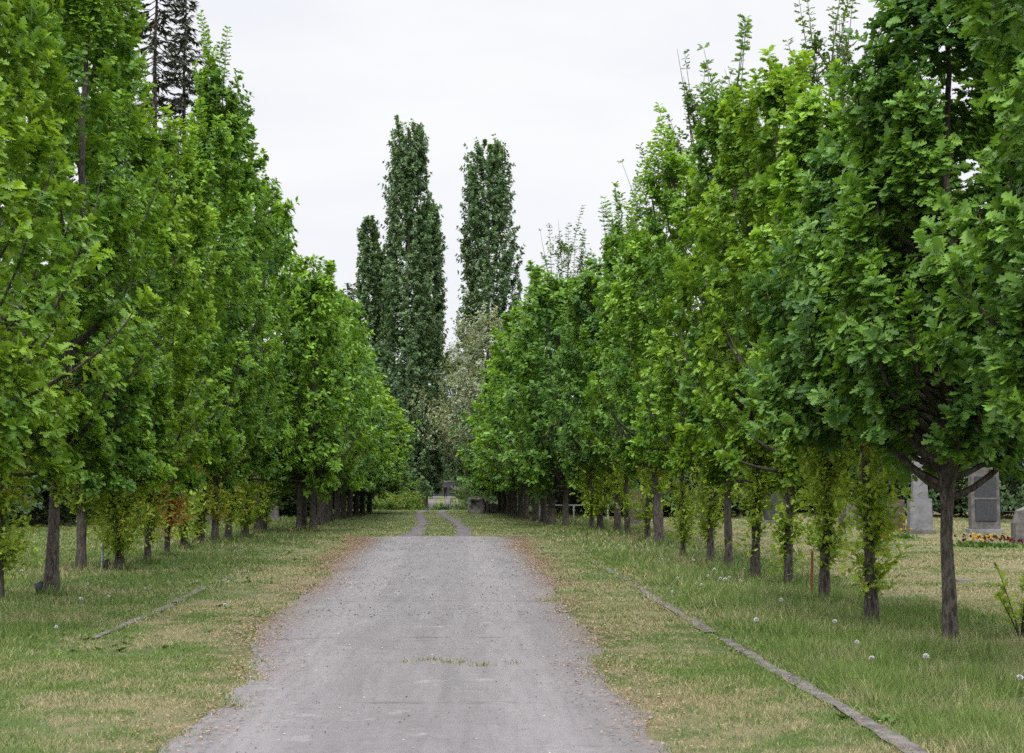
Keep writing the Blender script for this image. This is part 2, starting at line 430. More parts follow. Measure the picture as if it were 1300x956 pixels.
    if limbvis > .6:
        for j in range(0, len(t), 2):
            P = S0[j] + sd[j] * (sl[j] * np.array([0, .5, 1]))[:, None]
            paths.append(P); rads.append(np.array([.007, .005, .003]))
    if tops:
        for j in range(tops):
            P = T0[j] + Td[j] * (Tl[j] * np.array([-.4, .3, 1]))[:, None]
            paths.append(P); rads.append(np.array([.012, .008, .003]) * (H / 8))
    trunk = tubes('trunk', paths, rads, lambda r: 14 if r > .05 else (6 if r > .012 else 3))
    return trunk, crown, axis
def roughen(me, rng, amp=.08):
    pass
def shoots_mesh(seed, axis, z0, z1, n, leaf, r=.25, kind='mid', rust=0.0, dens=8):
    """short leafy shoots growing straight from the trunk"""
    rng = np.random.default_rng(seed)
    nc = max(4, n // 9); cz = rng.uniform(z0, z1, nc); ca = rng.uniform(0, 6.28, nc); cs = rng.uniform(.55, 1.5, nc); q = rng.integers(0, nc, n)
    z = np.clip(cz[q] + rng.normal(size=n) * .10, .05, z1 + .2); az = ca[q] + rng.normal(size=n) * .8
    P0 = axis(z); d = norm(np.stack([np.cos(az), np.sin(az), rng.uniform(.3, 1.4, n)], 1)); ln = r * rng.uniform(.5, 1.2, n) * cs[q]
    li = np.repeat(np.arange(n), dens); t = np.tile((np.arange(dens) + 1) / dens, n)
    pos = P0[li] + d[li] * (ln[li] * t)[:, None] + rng.normal(size=(n * dens, 3)) * .012
    rr = norm(rng.normal(size=pos.shape)); ld = norm(rr + d[li] * .6)
    up = np.array([0, 0, 1.]) + rng.normal(size=pos.shape) * .5
    tint = np.clip(.5 + rng.normal(size=len(li)) * .25 + rng.uniform(-.2, .2, n)[li], 0, 1)
    tint = tint + (rng.uniform(0, 1, n)[li] < rust) * .9
    return leaves('trunk_shoots', pos, ld, up, leaf * rng.uniform(.6, 1.15, len(li)), tint, kind)

# ---- the two rows.  base pixel, height, crown foot, radius, trunk radius, leaf colour, shoots (z0,z1,n,radius,rust), label
GR = 'young oaks planted along the right side of the road'
GL = 'young oaks planted along the left side of the road'
def Hof(py, d): return CAMH + (605 - py) * d / F
ROWS = []
def T(px, py, top, zb, R, tr, col, shoots, label, **kw): ROWS.append((px, py, top, zb, R, tr, col, shoots, label, kw))
# right row, near to far
T(1400, 905, -520, 1.85, .85, .085, 'oak_dark', None, 'oak cut off by the right edge of the photo, only its leaves showing', nprim=70)
T(1206, 828, -110, 2.1, .98, .090, 'oak_dark', None, 'nearest right-hand oak, bare straight trunk forking into curved dark limbs', lean=(.12, 0), limb0=1.25, nprim=125, ns=9, limbvis=.6, spread=1.25, leaf=.125)
T(1107, 798, 165, 2.0, 1.1, .078, 'oak_blue', (.75, 2.2, 70, .34, .05), 'second oak of the right row, trunk wrapped in yellow-green shoots halfway up', nprim=104, ns=9, leaf=.12, tops=9, topl=(.7, 1.2))
T(1047, 772, 120, 1.9, .85, .080, 'oak_mid', (.45, 2.1, 80, .36, .04), 'third oak of the right row, shoots spilling down its right side', nprim=70, ns=8)
T(1001, 745, 66, 1.9, .85, .085, 'oak_bright', (.35, 2.2, 80, .32, .0), 'fourth oak of the right row, dark twisted trunk with shoots low down', nprim=60, topl=(.7, 1.3))
T(959, 738, 110, 1.9, .9, .098, 'oak_bright', (1.0, 2.1, 60, .36, 0), 'fifth oak of the right row, stout pale brown trunk under bright leaves', nprim=62)
T(925, 718, 95, 2.3, 1.1, .085, 'oak_dark', (1.1, 2.2, 40, .4, 0), 'sixth oak of the right row, tall slim trunk and long shoots on top', nprim=60, tops=9, topl=(1.0, 1.7))
T(902, 714, 215, 1.9, 1.0, .085, 'oak_bright', (1.0, 2.1, 50, .4, 0), 'seventh oak of the right row, short dark trunk close behind the sixth', nprim=46)
T(867, 708, 185, 2.0, 1.15, .065, 'oak_mid', (.6, 2.1, 60, .42, 0), 'eighth oak of the right row, thin grey trunk with leafy tufts beside it', nprim=60, tops=9, topl=(.9, 1.6))
T(837, 692, 290, 2.2, 1.2, .125, 'oak_mid', (1.2, 2.2, 40, .35, .1), 'ninth oak of the right row, thick trunk leaning left from a flared foot', lean=(-.5, 0), flare=1.9, nprim=56)
T(822, 688, 318, 1.9, 1.1, .085, 'oak_blue', (.9, 2, 40, .4, 0), 'tenth oak of the right row, thin trunk just left behind the leaning one', nprim=46)
T(797, 682, 300, 2.3, 1.15, .085, 'oak_mid', (1.0, 2.3, 40, .35, 0), 'eleventh oak of the right row, slender curved trunk', nprim=50, lean=(-.4, 0))
T(784, 679, 278, 2.1, 1.2, .12, 'oak_dark', (1.2, 2, 30, .3, 0), 'twelfth oak of the right row, with upright dark twigs above its crown', nprim=46, tops=12, topl=(1.3, 2.0))
T(762, 674, 322, 1.8, 1.3, .10, 'oak_dark', (.8, 2.0, 40, .5, 0), 'thirteenth oak of the right row, trunk half hidden by bright shoots')
T(751, 676, 345, 1.9, 1.3, .09, 'oak_blue', (.6, 1.9, 60, .5, 0), 'fourteenth oak of the right row, pale trunk under a leafy tuft')
T(718, 668, 345, 1.2, 1.5, .16, 'oak_dark', None, 'oak with thick dark trunk where the deep shade of the right row begins')
T(700, 668, 352, 1.1, 1.7, .20, 'oak_dark', None, 'broadest dark trunk of the right row, crown almost touching the grass')
T(690, 665, 375, 1.1, 1.6, .13, 'oak_mid', None, 'shaded oak just beyond the broadest trunk of the right row')
T(680, 662, 385, 1.1, 1.6, .13, 'oak_dark', None, 'second shaded oak beyond the broadest trunk of the right row')
T(668, 659, 410, 1.1, 1.6, .14, 'oak_mid', None, 'third shaded oak beyond the broadest trunk of the right row')
T(661, 657, 425, 1.0, 1.6, .13, 'oak_blue', None, 'fifth oak from the far end of the right row')
T(653, 655, 440, 1.0, 1.7, .13, 'oak_mid', None, 'fourth oak from the far end of the right row')
T(646, 653, 462, 1.0, 1.7, .13, 'oak_dark', None, 'third oak from the far end of the right row')
T(640, 651.5, 480, 1.0, 1.7, .13, 'oak_mid', None, 'second oak from the far end of the right row')
T(635, 650, 500, .9, 1.8, .13, 'oak_blue', None, 'farthest oak of the right row, just behind the old stone blocks')
# left row
T(-92, 815, -330, 1.6, 1.15, .08, 'oak_bright', None, 'oak cut off by the left edge of the photo, only bright leaves showing', nprim=80)
T(-2, 768, -140, 1.6, 1.05, .075, 'oak_bright', (.7, 2.4, 110, .38, .14), 'leftmost oak in frame, sliver of trunk under yellow and rusty shoots', nprim=76)
T(65, 752, -200, 2.0, 1.05, .115, 'oak_mid', (1.3, 2.6, 90, .42, .05), 'leftmost full trunk, thick with a black pipe at its foot', lean=(.12, 0), nprim=96, ns=8, leaf=.125)
T(103, 726, -60, 1.7, 1.15, .11, 'oak_dark', (1.3, 2.2, 40, .4, 0), 'tall dark oak behind the thick leftmost trunk', nprim=80, ns=8)
T(152, 722, 105, 1.8, 1.1, .105, 'oak_mid', (.15, 2.3, 240, .48, .09), 'left-row oak whose trunk is clothed in shoots down to the grass', nprim=64)
T(187, 716, 165, 1.8, 1.1, .075, 'oak_bright', (.3, 2.0, 60, .35, .35), 'slim left-row oak just right of the shoot-clothed trunk', nprim=56)
T(212, 709, 190, 1.9, 1.0, .060, 'oak_bright', (.85, 1.45, 75, .36, 1.0), 'thinnest left-row oak, with a rusty orange tuft on its trunk', nprim=52)
T(233, 698, 150, 2.0, 1.15, .095, 'oak_mid', (.6, 2, 40, .4, 0), 'left-row oak next beyond the rusty tuft, dark trunk leaning right', lean=(.4, 0), nprim=60)
T(254, 690, 100, 1.9, 1.3, .11, 'oak_dark', (.2, 1.2, 25, .35, .1), 'left-row oak just left of the tallest crown below the spruces', nprim=62, lean=(.4, 0))
T(273, 690, 72, 2.0, 1.3, .10, 'oak_mid', (1, 1.9, 40, .4, .5), 'tallest left-row oak below the spruces, rusty leaves under its crown', nprim=52)
T(290, 686, 128, 2.0, 1.25, .13, 'oak_mid', (.9, 2, 50, .4, .3), 'left-row oak with a thick straight grey trunk, sixth before the dark gap', nprim=56)
T(311, 683, 215, 2.1, 1.35, .11, 'oak_dark', (.2, 2.1, 45, .4, 0), 'left-row oak with a slightly bent trunk and a full dark crown', nprim=56)
T(327, 676, 238, 1.6, 1.4, .08, 'oak_mid', (.6, 1.8, 40, .45, 0), 'left-row oak before the dark gap, paler of two close trunks', nprim=50)
T(334, 674, 262, 1.6, 1.4, .09, 'oak_mid', (.3, 1.8, 50, .45, 0), 'left-row oak before the dark gap, leafier of two close trunks')
T(380, 675, 330, 1.1, 1.35, .075, 'oak_mid', None, 'first left-row oak past the dark gap, slim dark trunk')
T(386, 673, 350, 1.1, 1.3, .08, 'oak_bright', None, 'second left-row oak past the dark gap, slim trunk in shade')
T(397, 675, 352, 1.0, 1.35, .15, 'oak_mid', None, 'left-row oak with the thickest trunk past the dark gap')
T(406, 668, 362, 1.1, 1.4, .12, 'oak_dark', None, 'left-row oak right behind the thickest trunk past the gap')
T(413, 666, 370, 1.1, 1.4, .11, 'oak_mid', None, 'eighth oak from the far end of the left row')
T(419, 663, 378, 1.1, 1.4, .13, 'oak_blue', None, 'seventh oak from the far end of the left row')
T(428, 660, 372, 1.1, 1.5, .12, 'oak_mid', None, 'sixth oak from the far end of the left row')
T(436, 658, 425, 1.0, 1.5, .11, 'oak_blue', None, 'fifth oak from the far end of the left row')
T(444, 656, 440, 1.0, 1.5, .12, 'oak_mid', None, 'fourth oak from the far end of the left row')
T(452, 654, 455, 1.0, 1.6, .12, 'oak_blue', None, 'third oak from the far end of the left row')
T(460, 652.5, 475, .9, 1.7, .13, 'oak_mid', None, 'second oak from the far end of the left row')
T(469, 651, 492, .8, 1.75, .13, 'oak_bright', None, 'farthest oak of the left row, lowest branches reaching toward the track')

protos = []
def far_proto(j):
    tr_, cr_, axf = tree_parts(900 + j, 8, 1.1 + .2 * (j % 3), 1.45, .13, nprim=60, ns=7, nr=3, k=5, leaf=.19, kind='lo', prof=round_prof, lobes=.28, limbvis=.3, tops=5)
    return tr_, cr_
trunk_cnt = 0
for n_, (px, py, top, zb, R, tr, col, shoots, label, kw) in enumerate(ROWS):
    x, y = at(px, py); d = y; H = Hof(top, d)
    if 23 < d < 41: R *= .9
    if 20 < d < 41: zb -= .2 + .5 * random.random()
    if d >= 41: tr *= .85
    grp = GR if px > 560 else GL
    r = root('oak_tree', (x, y, g1(x, y)), label, 'oak tree', grp, rz=0)
    if d < 41:
        k_ = dict(nprim=66, ns=8, nr=4, k=6, leaf=.135, kind='oak' if d < 27 else 'mid', tops=6, limbvis=.45 if d < 23 else .35)
        k_.update(kw)
        if H > 9: k_['nprim'] = int(k_['nprim'] * H / 8.5)
        k_['nprim'] = int(k_['nprim'] * 1.2)
        tm, cm, axf = tree_parts(100 + n_ * 7, H, zb, R, tr, **k_)
    else:
        j = n_ % 5
        while len(protos) <= j: protos.append(None)
        if protos[j] is None: protos[j] = far_proto(j)
        tm, cm = protos[j]
        axf = lambda z: np.stack([0 * z, 0 * z, z], -1)
    for nm, me, mt in (('trunk', tm, M['bark']), ('crown', cm, M[col])):
        if not me.materials: me.materials.append(mt)
        if nm == 'trunk': me.polygons.foreach_set('use_smooth', np.ones(len(me.polygons), bool))
        o = bpy.data.objects.new(nm, me); C.objects.link(o); o.parent = r
        if d >= 41:
            sr, sh = R / 1.45, H / 8
            o.scale = (sr, sr, sh); o.rotation_euler = (0, 0, n_ * 1.9)
            if nm == 'trunk':
                pass
            o.material_slots[0].link = 'OBJECT'; o.material_slots[0].material = mt
    if shoots:
        z0, z1, ns_, rs, ru = shoots; z0 = max(.12, z0 * (.55 if n_ % 3 else .85))
        rs *= 1.0 + .25 * random.random()
        sm = shoots_mesh(500 + n_, axf, z0, z1 + .2, int(ns_ * (3.6 if px > 560 else 3.8)), .10 if d < 30 else .125, rs * 1.12, 'oak' if d < 20 else 'mid', ru)
        link('trunk_shoots', sm, M['shoot_rust'] if ru >= .9 else M['shoot_yellow'], r)
# pipes at two tree feet
for px, py, lab in ((54, 752, 'short black pipe lying against the thick leftmost trunk'), (138, 722, 'short black pipe at the foot of the shoot-clothed oak')):
    x, y = at(px, py)
    P = np.array([(0, 0, .0), (-.02, -.01, .08), (-.06, -.02, .18)], float)
    me = tubes('drain_pipe', [P, P[::-1] * [1, 1, .97] + [0, 0, .004]], [np.array([.065, .065, .065]), np.array([.052, .052, .052])], 16)
    o = link('drain_pipe', me, M['black'], smooth=False); o.location = (x, y, g1(x, y)); tagm(o, lab, 'pipe', 'black pipes at the tree feet')

# ---- poplars and the trees behind
def make_tree(name, seed, loc, label, cat, leafm, barkm, H, zb, R, tr, group=None, rz=0, **kw):
    tm, cm, axf = tree_parts(seed, H, zb, R, tr, **kw)
    r = root(name, loc, label, cat, group, rz)
    link('trunk', tm, barkm, r, True); link('crown', cm, leafm, r)
    return r
def place(px, Y): 
    x, _, _ = at_d(px, Y); return (x, Y, g1(x, Y))
pk = dict(gap=-2.6, nprim=200, ns=13, nr=3, k=9, leaf=.23, kind='quad', prof=pop_prof, rise=(1.4, 3.0), lobes=.11, tops=16, topl=(.12, .3), secl=.6, limbvis=.35, interior=.12, spread=.9)
def poplar(px, Y, top, R, seed, label, zb=1.5, **kw):
    p = place(px, Y); H = CAMH + (605 - top) * Y / F - p[2]; H *= 1.035
    k = dict(pk); k.update(kw)
    make_tree('poplar_tree', seed, p, label, 'poplar tree', M['poplar'], M['bark_pale'], H, zb, R, .26, 'tall poplars at the end of the road', **k)
poplar(514, 112, 160, 1.95, 31, 'tallest poplar, left of the gap, with pale stems showing near its top', nprim=260)
poplar(541, 121, 262, 1.4, 32, 'poplar pressed against the right side of the tallest poplar')
poplar(465, 116, 278, 1.05, 33, 'short slim poplar at the left edge of the poplar group', nprim=110)
poplar(489, 118, 320, .95, 37, 'slim poplar between the tallest poplar and the short left one', nprim=120)
poplar(616, 114, 178, 2.55, 34, 'lone broad poplar standing right of the gap', nprim=300)

dk = dict(nprim=90, ns=8, nr=3, k=4, leaf=.34, kind='quad', prof=round_prof, rise=(.3, 1.2), lobes=.35, tops=5, secl=.8, limbvis=.25, interior=.4)
BG = 'dark broadleaf trees behind the rows'
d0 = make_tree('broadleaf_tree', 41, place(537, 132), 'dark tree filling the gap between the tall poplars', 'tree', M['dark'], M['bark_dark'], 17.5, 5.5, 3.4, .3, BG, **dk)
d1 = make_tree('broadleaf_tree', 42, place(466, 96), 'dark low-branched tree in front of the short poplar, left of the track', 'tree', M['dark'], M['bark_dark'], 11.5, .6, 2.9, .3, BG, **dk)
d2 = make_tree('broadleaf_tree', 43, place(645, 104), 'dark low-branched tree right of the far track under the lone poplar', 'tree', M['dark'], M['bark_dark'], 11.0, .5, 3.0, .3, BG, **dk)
bgl = [
    (573, 231, 1.2, d2, 'low dark tree behind the far wall, right of its middle'),
    (555, 234, 1.2, d2, 'low dark tree behind the far wall, left of its middle'),
    (592, 140, .9, d0, 'dark tree arching over the far track, right of the tree in the poplar gap'),
    (564, 226, 1.3, d1, 'low-crowned dark tree just behind the middle of the far wall'),
    (510, 150, 1.0, d1, 'dark tree left of the far track, one of the corridor trees beyond the poplars'),
    (503, 128, 1.0, d2, 'dark tree under the tallest poplar beside the far track'),
    (620, 150, 1.0, d1, 'dark tree right of the walking person beyond the lone poplar'),
    (522, 190, 1.2, d2, 'dark tree left of the person, near the far wall'),
    (610, 190, 1.2, d1, 'dark tree right of the person, near the far wall'),
    (560, 240, 1.3, d0, 'dark tree right behind the far wall at the end of the track'),
    (578, 245, 1.1, d1, 'dark tree behind the right end of the far wall'),
    (536, 245, 1.15, d2, 'dark tree behind the left end of the far wall'),
    (452, 118, 1.0, d0, 'dark tree hidden behind the far end of the left row'),
    (650, 118, .95, d1, 'dark tree hidden behind the far end of the right row'),
]
for px, Y, s, src, lab in bgl:
    dup(src, place(px, Y), random.uniform(0, 6), (s, s, s * random.uniform(.9, 1.05)), lab, BG)
# screens of trees and shrubs behind the rows
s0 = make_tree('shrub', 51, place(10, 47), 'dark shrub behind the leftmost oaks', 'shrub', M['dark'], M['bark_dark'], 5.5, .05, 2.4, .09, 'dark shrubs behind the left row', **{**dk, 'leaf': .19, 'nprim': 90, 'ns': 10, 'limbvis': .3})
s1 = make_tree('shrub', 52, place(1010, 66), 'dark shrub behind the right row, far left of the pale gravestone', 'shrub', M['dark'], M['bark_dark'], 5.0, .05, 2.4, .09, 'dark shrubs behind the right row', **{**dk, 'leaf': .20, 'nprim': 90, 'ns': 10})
ordn = ['first', 'second', 'third', 'fourth', 'fifth', 'sixth', 'seventh', 'eighth', 'ninth', 'tenth', 'eleventh', 'twelfth', 'thirteenth', 'fourteenth', 'fifteenth', 'sixteenth']
lsp = [(-40, 45), (55, 52), (100, 56), (145, 60), (185, 63), (222, 66), (262, 69), (300, 62), (335, 58), (362, 60), (385, 66), (410, 74)]
for k, (px, Y) in enumerate(lsp):
    s = random.uniform(.9, 1.25)
    dup(s0 if k % 2 else s1, place(px, Y), random.uniform(0, 6), (s, s, s), '%s shrub from the left in the dark hedge line behind the left row' % ordn[k], 'dark shrubs behind the left row')
rsp = [(700, 78), (728, 68), (756, 62), (786, 58), (815, 60), (845, 56), (876, 58), (908, 60), (940, 62), (975, 64), (1050, 64), (1095, 60), (1140, 58), (1200, 56), (1262, 55), (1320, 52)]
for k, (px, Y) in enumerate(rsp):
    s = random.uniform(.85, 1.2)
    dup(s1 if k % 2 else s0, place(px, Y), random.uniform(0, 6), (s, s, s), '%s shrub from the left in the dark hedge line behind the right row' % ordn[k], 'dark shrubs behind the right row')
far_l = [(-60, 70, 1.0), (40, 74, 1.0), (110, 80, .95), (180, 86, .95), (250, 90, .9), (320, 92, .8), (380, 95, .72), (425, 100, .65)]
for k, (px, Y, s) in enumerate(far_l):
    dup((d0, d1, d2)[k % 3], place(px, Y), random.uniform(0, 6), (s, s, s), '%s broadleaf tree from the left, tall above the left hedge line' % ordn[k], BG)
far_r = [(700, 100, .72), (750, 90, .8), (810, 86, .85), (880, 84, .9), (960, 80, .9), (1040, 80, .95), (1120, 76, .9), (1200, 74, .95), (1290, 72, 1.0)]
for k, (px, Y, s) in enumerate(far_r):
    dup((d2, d0, d1)[k % 3], place(px, Y), random.uniform(0, 6), (s, s, s), '%s broadleaf tree from the left, tall above the right hedge line' % ordn[k], BG)
# pale flowering tree
bk = dict(nprim=110, ns=8, nr=3, k=4, leaf=.17, kind='quad', prof=round_prof, rise=(.1, .9), lobes=.45, tops=4, secl=.8, limbvis=.8, interior=.45, limb0=3.2)
p = place(616, 84)
make_tree('blossom_tree', 61, p, 'pale whitish tree in leaf in front of the lone poplar', 'tree', M['blossom'], M['bark_dark'], CAMH + (605 - 402) * 84 / F - p[2], 4.8, 2.7, .12, **bk)
p = place(592, 90)
make_tree('blossom_tree', 62, p, 'smaller pale tree with long low branches left of the whitish tree', 'tree', M['blossom'], M['bark_dark'], CAMH + (605 - 470) * 90 / F - p[2], 4.9, 2.9, .10, **{**bk, 'nprim': 46})
# sparse shoots tree rising behind the right row
sk = dict(nprim=34, ns=6, nr=4, k=4, leaf=.15, kind='mid', prof=round_prof, rise=(1.2, 2.6), lobes=.4, tops=12, topl=(.8, 1.7), secl=.55, limbvis=1.0, interior=.4)
for px, Y, top, R, seed, lab in ((893, 37, 118, 1.35, 71, 'sparse light tree with long upright shoots behind the eighth right oak'),
                                 (838, 42, 215, 1.3, 72, 'sparse light tree with thin leafy shoots left of the taller sparse one'),
                                 (722, 58, 300, 1.9, 73, 'thinly leaved tree with wispy arching twigs above the shaded right oaks'),
                                 (1068, 31, 20, 1.2, 74, 'sparse light tree whose shoots rise beside the second right oak crown')):
    p = place(px, Y)
    make_tree('sparse_tree', seed, p, lab, 'tree', M['sparse'], M['bark'], CAMH + (605 - top) * Y / F - p[2], 2.5, R, .1, **sk)
# spruces
def spruce(px, Y, H, Rb, seed, label, sparse=1.0):
    rng = np.random.default_rng(seed); p = place(px, Y)
    hz = np.linspace(-.1, H, 20); ax = np.stack([0.03 * np.sin(hz), 0.03 * np.cos(hz * .7), hz], 1)
    nb = int(190 * sparse); z = H * (.22 + .77 * (np.arange(nb) + rng.uniform(0, 1, nb)) / nb); az = rng.uniform(0, 6.28, nb)
    ln = Rb * (1 - z / H) ** .75 * rng.uniform(.55, 1.1, nb) + .12
    paths = [ax]; rads = [.2 * (1 - hz / H).clip(0) + .015]
    P = []; D = []; U = []; S = []
    for j in range(nb):
        t = np.linspace(0, 1, 7); o = np.array([math.cos(az[j]), math.sin(az[j]), 0])
        q = np.array([0, 0, z[j]]) + o * (t * ln[j])[:, None]; q[:, 2] += (-.28 * np.sin(t * PI * .8) + .12 * t * t) * ln[j]
        paths.append(q); rads.append(.018 * (1 - t) + .004)
        m = int(26 * ln[j] + 12)
        tt = rng.uniform(.15, 1, m); b = np.stack([np.interp(tt, t, q[:, c]) for c in range(3)], 1)
        side = np.cross(o, [0, 0, 1]) * rng.choice([-1, 1], m)[:, None]
        dd = norm(o * .8 + side * rng.uniform(.2, 1, m)[:, None] + np.array([0, 0, -.35]) + rng.normal(size=(m, 3)) * .2)
        P.append(b); D.append(dd); U.append(rng.normal(size=(m, 3)) * .4 + [0, 0, 1]); S.append(rng.uniform(.16, .38, m))
    P = np.concatenate(P); r = root('spruce_tree', p, label, 'spruce tree', 'tall spruces behind the left row')
    link('trunk', tubes('trunk', paths, rads, lambda q: 8 if q > .05 else 3), M['bark_dark'], r, True)
    link('crown', leaves('crown', P, np.concatenate(D), np.concatenate(U), np.concatenate(S), rng.uniform(0, 1, len(P)), 'needle'), M['spruce'], r)
spruce(226, 54, 20.4, 4.2, 81, 'thin dark spruce with its bare trunk line against the sky', 1.0)
spruce(188, 52, 22.5, 4.4, 82, 'fuller dark spruce left of the thin one, top out of frame', 1.35)

# ------------------------------------------------------------------ ground, road, kerbs, tracks
def grid_mesh(xs, ys, zoff=0):
    X, Y = np.meshgrid(xs, ys); V = np.stack([X, Y, gz(X, Y) + zoff], -1).reshape(-1, 3)
    nx, ny = len(xs), len(ys)
    i = (np.arange(ny - 1)[:, None] * nx + np.arange(nx - 1)[None]).ravel()
    q = np.stack([i, i + 1, i + nx + 1, i + nx], 1)
    return V, q.ravel(), np.arange(len(q)) * 4
xs = np.unique(np.concatenate([np.linspace(-12, 16, 113), -12 - np.geomspace(.5, 900, 40), 16 + np.geomspace(.5, 900, 40)]))
ys = np.unique(np.concatenate([np.linspace(-6, 110, 330), 110 + np.geomspace(.7, 1400, 50), [-60, -20, -12]]))
V, lo, st = grid_mesh(xs, ys)
g = link('ground', np_mesh('ground', V, lo, st), M['ground'], smooth=True); g['kind'] = 'structure'

def wob(y, seed, amp, f=1.0):
    r = np.random.default_rng(seed); s = np.zeros_like(y)
    for k in range(8):
        fr = f * 1.65 ** k * .35; s = s + r.normal() * np.sin(y * fr + r.uniform(0, 6.28)) / (k + 1) ** .7
    return s * amp
def strip(name, ys, xl, xr, z, mat, cols=8, crown=0, mask=None):
    u = np.linspace(0, 1, cols)
    X = xl[:, None] * (1 - u) + xr[:, None] * u; Y = np.repeat(ys[:, None], cols, 1)
    Z = gz(X, Y) + z + crown * (1 - (2 * u[None] - 1) ** 2)
    V = np.stack([X, Y, Z], -1).reshape(-1, 3); ny = len(ys)
    rows = np.arange(ny - 1)
    if mask is not None: rows = rows[mask[:-1]]
    i = (rows[:, None] * cols + np.arange(cols - 1)[None]).ravel()
    q = np.stack([i, i + 1, i + cols + 1, i + cols], 1)
    o = link(name, np_mesh(name, V, q.ravel(), np.arange(len(q)) * 4), mat, smooth=True); o['kind'] = 'structure'; return o
ROAD_END = at(555, 682)[1]
def road_l(y): return np.interp(y, [0, 11, 14, 19, 25, 37.5], [-1.7, -1.72, -1.95, -2.02, -2.15, -2.42]) + wob(y, 3, .05, 1.6) + wob(y, 5, .03, 7)
def road_r(y): return np.interp(y, [0, 11, 14, 19, 25, 37.5], [1.25, 1.27, 1.34, 1.48, 1.58, 1.66]) + wob(y, 4, .05, 1.6) + wob(y, 6, .03, 7)
ry = np.arange(-6, ROAD_END, .08); ry = np.append(ry, ROAD_END)
strip('road', ry, road_l(ry), road_r(ry), .006, M['road'], 24, .02)
ky = np.arange(4, 52, .12)
def kerb_rx(y): return 2.66 + .0 * y + wob(y, 9, .012)
def kerb_lx(y): return -3.52 + wob(y, 10, .015)
kmr = (ky < 27) & (wob(ky, 15, 1, 2.2) < 1.5) | (ky >= 27) & (ky < 40) & (wob(ky, 15, 1, 2) < 1.0)
kml = (ky > 13.5) & (ky < 41) & (wob(ky, 16, 1, 1.6) < .45)
def kw_(y, s): return (.066 + wob(y, s, .018, 3).clip(-.05, .04)) * (ss(13, 16.5, y) if s > 12 else 1)
strip('kerb_strip', ky, kerb_rx(ky) - kw_(ky, 11), kerb_rx(ky) + kw_(ky, 12), .017, M['kerb'], 5, .006, mask=kmr)
strip('kerb_strip', ky, kerb_lx(ky) - kw_(ky, 13), kerb_lx(ky) + kw_(ky, 14), .014, M['kerb'], 5, .006, mask=kml)
TY = [30, 37.5, 45, 52, 58, 64, 70, 90, 130, 215]
def tl(y): return np.interp(y, TY, [-1.15, -1.15, -1.0, -1.1, -1.35, -1.45, -1.35, -1.9, -2.2, -2.6])
def trr(y): return np.interp(y, TY, [.32, .32, .3, .05, -.28, -.55, -.2, -.5, -.6, -.6])
ty = np.arange(ROAD_END + .02, 215, .25)
def tw(y, s, b): return b + wob(y, s, .05, 2)
wl = np.interp(ty, [37, 45, 70, 215], [.32, .2, .2, .4]); wr = np.interp(ty, [37, 45, 70, 215], [.3, .2, .2, .4])
strip('dirt_track', ty, tl(ty) - wl + wob(ty, 21, .06, 2), tl(ty) + wl + wob(ty, 22, .06, 2), .008, M['dirt'], 5)
strip('dirt_track', ty, trr(ty) - wr + wob(ty, 23, .06, 2), trr(ty) + wr + wob(ty, 24, .06, 2), .008, M['dirt'], 5)

# ------------------------------------------------------------------ grass
rng = np.random.default_rng(77)
vn_k = rng.normal(size=(14, 2)); vn_p = rng.uniform(0, 6.28, 14)
def vnoise(x, y, s):
    v = np.zeros_like(x)
    for k in range(14): v += np.sin((vn_k[k, 0] * x + vn_k[k, 1] * y) * s + vn_p[k])
    return v / math.sqrt(14)
def scatter(n, y0, y1, xa, xb):
    y = np.sqrt(rng.uniform(y0 * y0, y1 * y1, n)) if y0 > 0 else rng.uniform(y0, y1, n)
    x = rng.uniform(xa, xb, n) ; return x, y
def blades(name, x, y, h, w, kindlean=.5):
    n = len(x); z = gz(x, y)
    az = rng.uniform(0, 6.28, n)
    zr = (x > road_l(y)) & (x < road_r(y)) & (y < ROAD_END); z = z + np.where(zr, .012, 0)
    d = np.stack([np.cos(az) * kindlean * rng.uniform(.1, 1.4, n), np.sin(az) * kindlean * rng.uniform(.1, 1.4, n), np.ones(n)], 1)
    up = np.stack([rng.normal(size=n) * .8, -1 + 0 * x, .4 + 0 * x], 1)   # broad side to any direction
    up = norm(rng.normal(size=(n, 3)) * [1, 1, .2])
    t = rng.uniform(0, 1, n)
    me = leaves(name, np.stack([x, y, z - .005], 1), d, up, h, t, 'blade', w / h)
    return me
def frustum_x(y, px): return (px - 575) / F * y
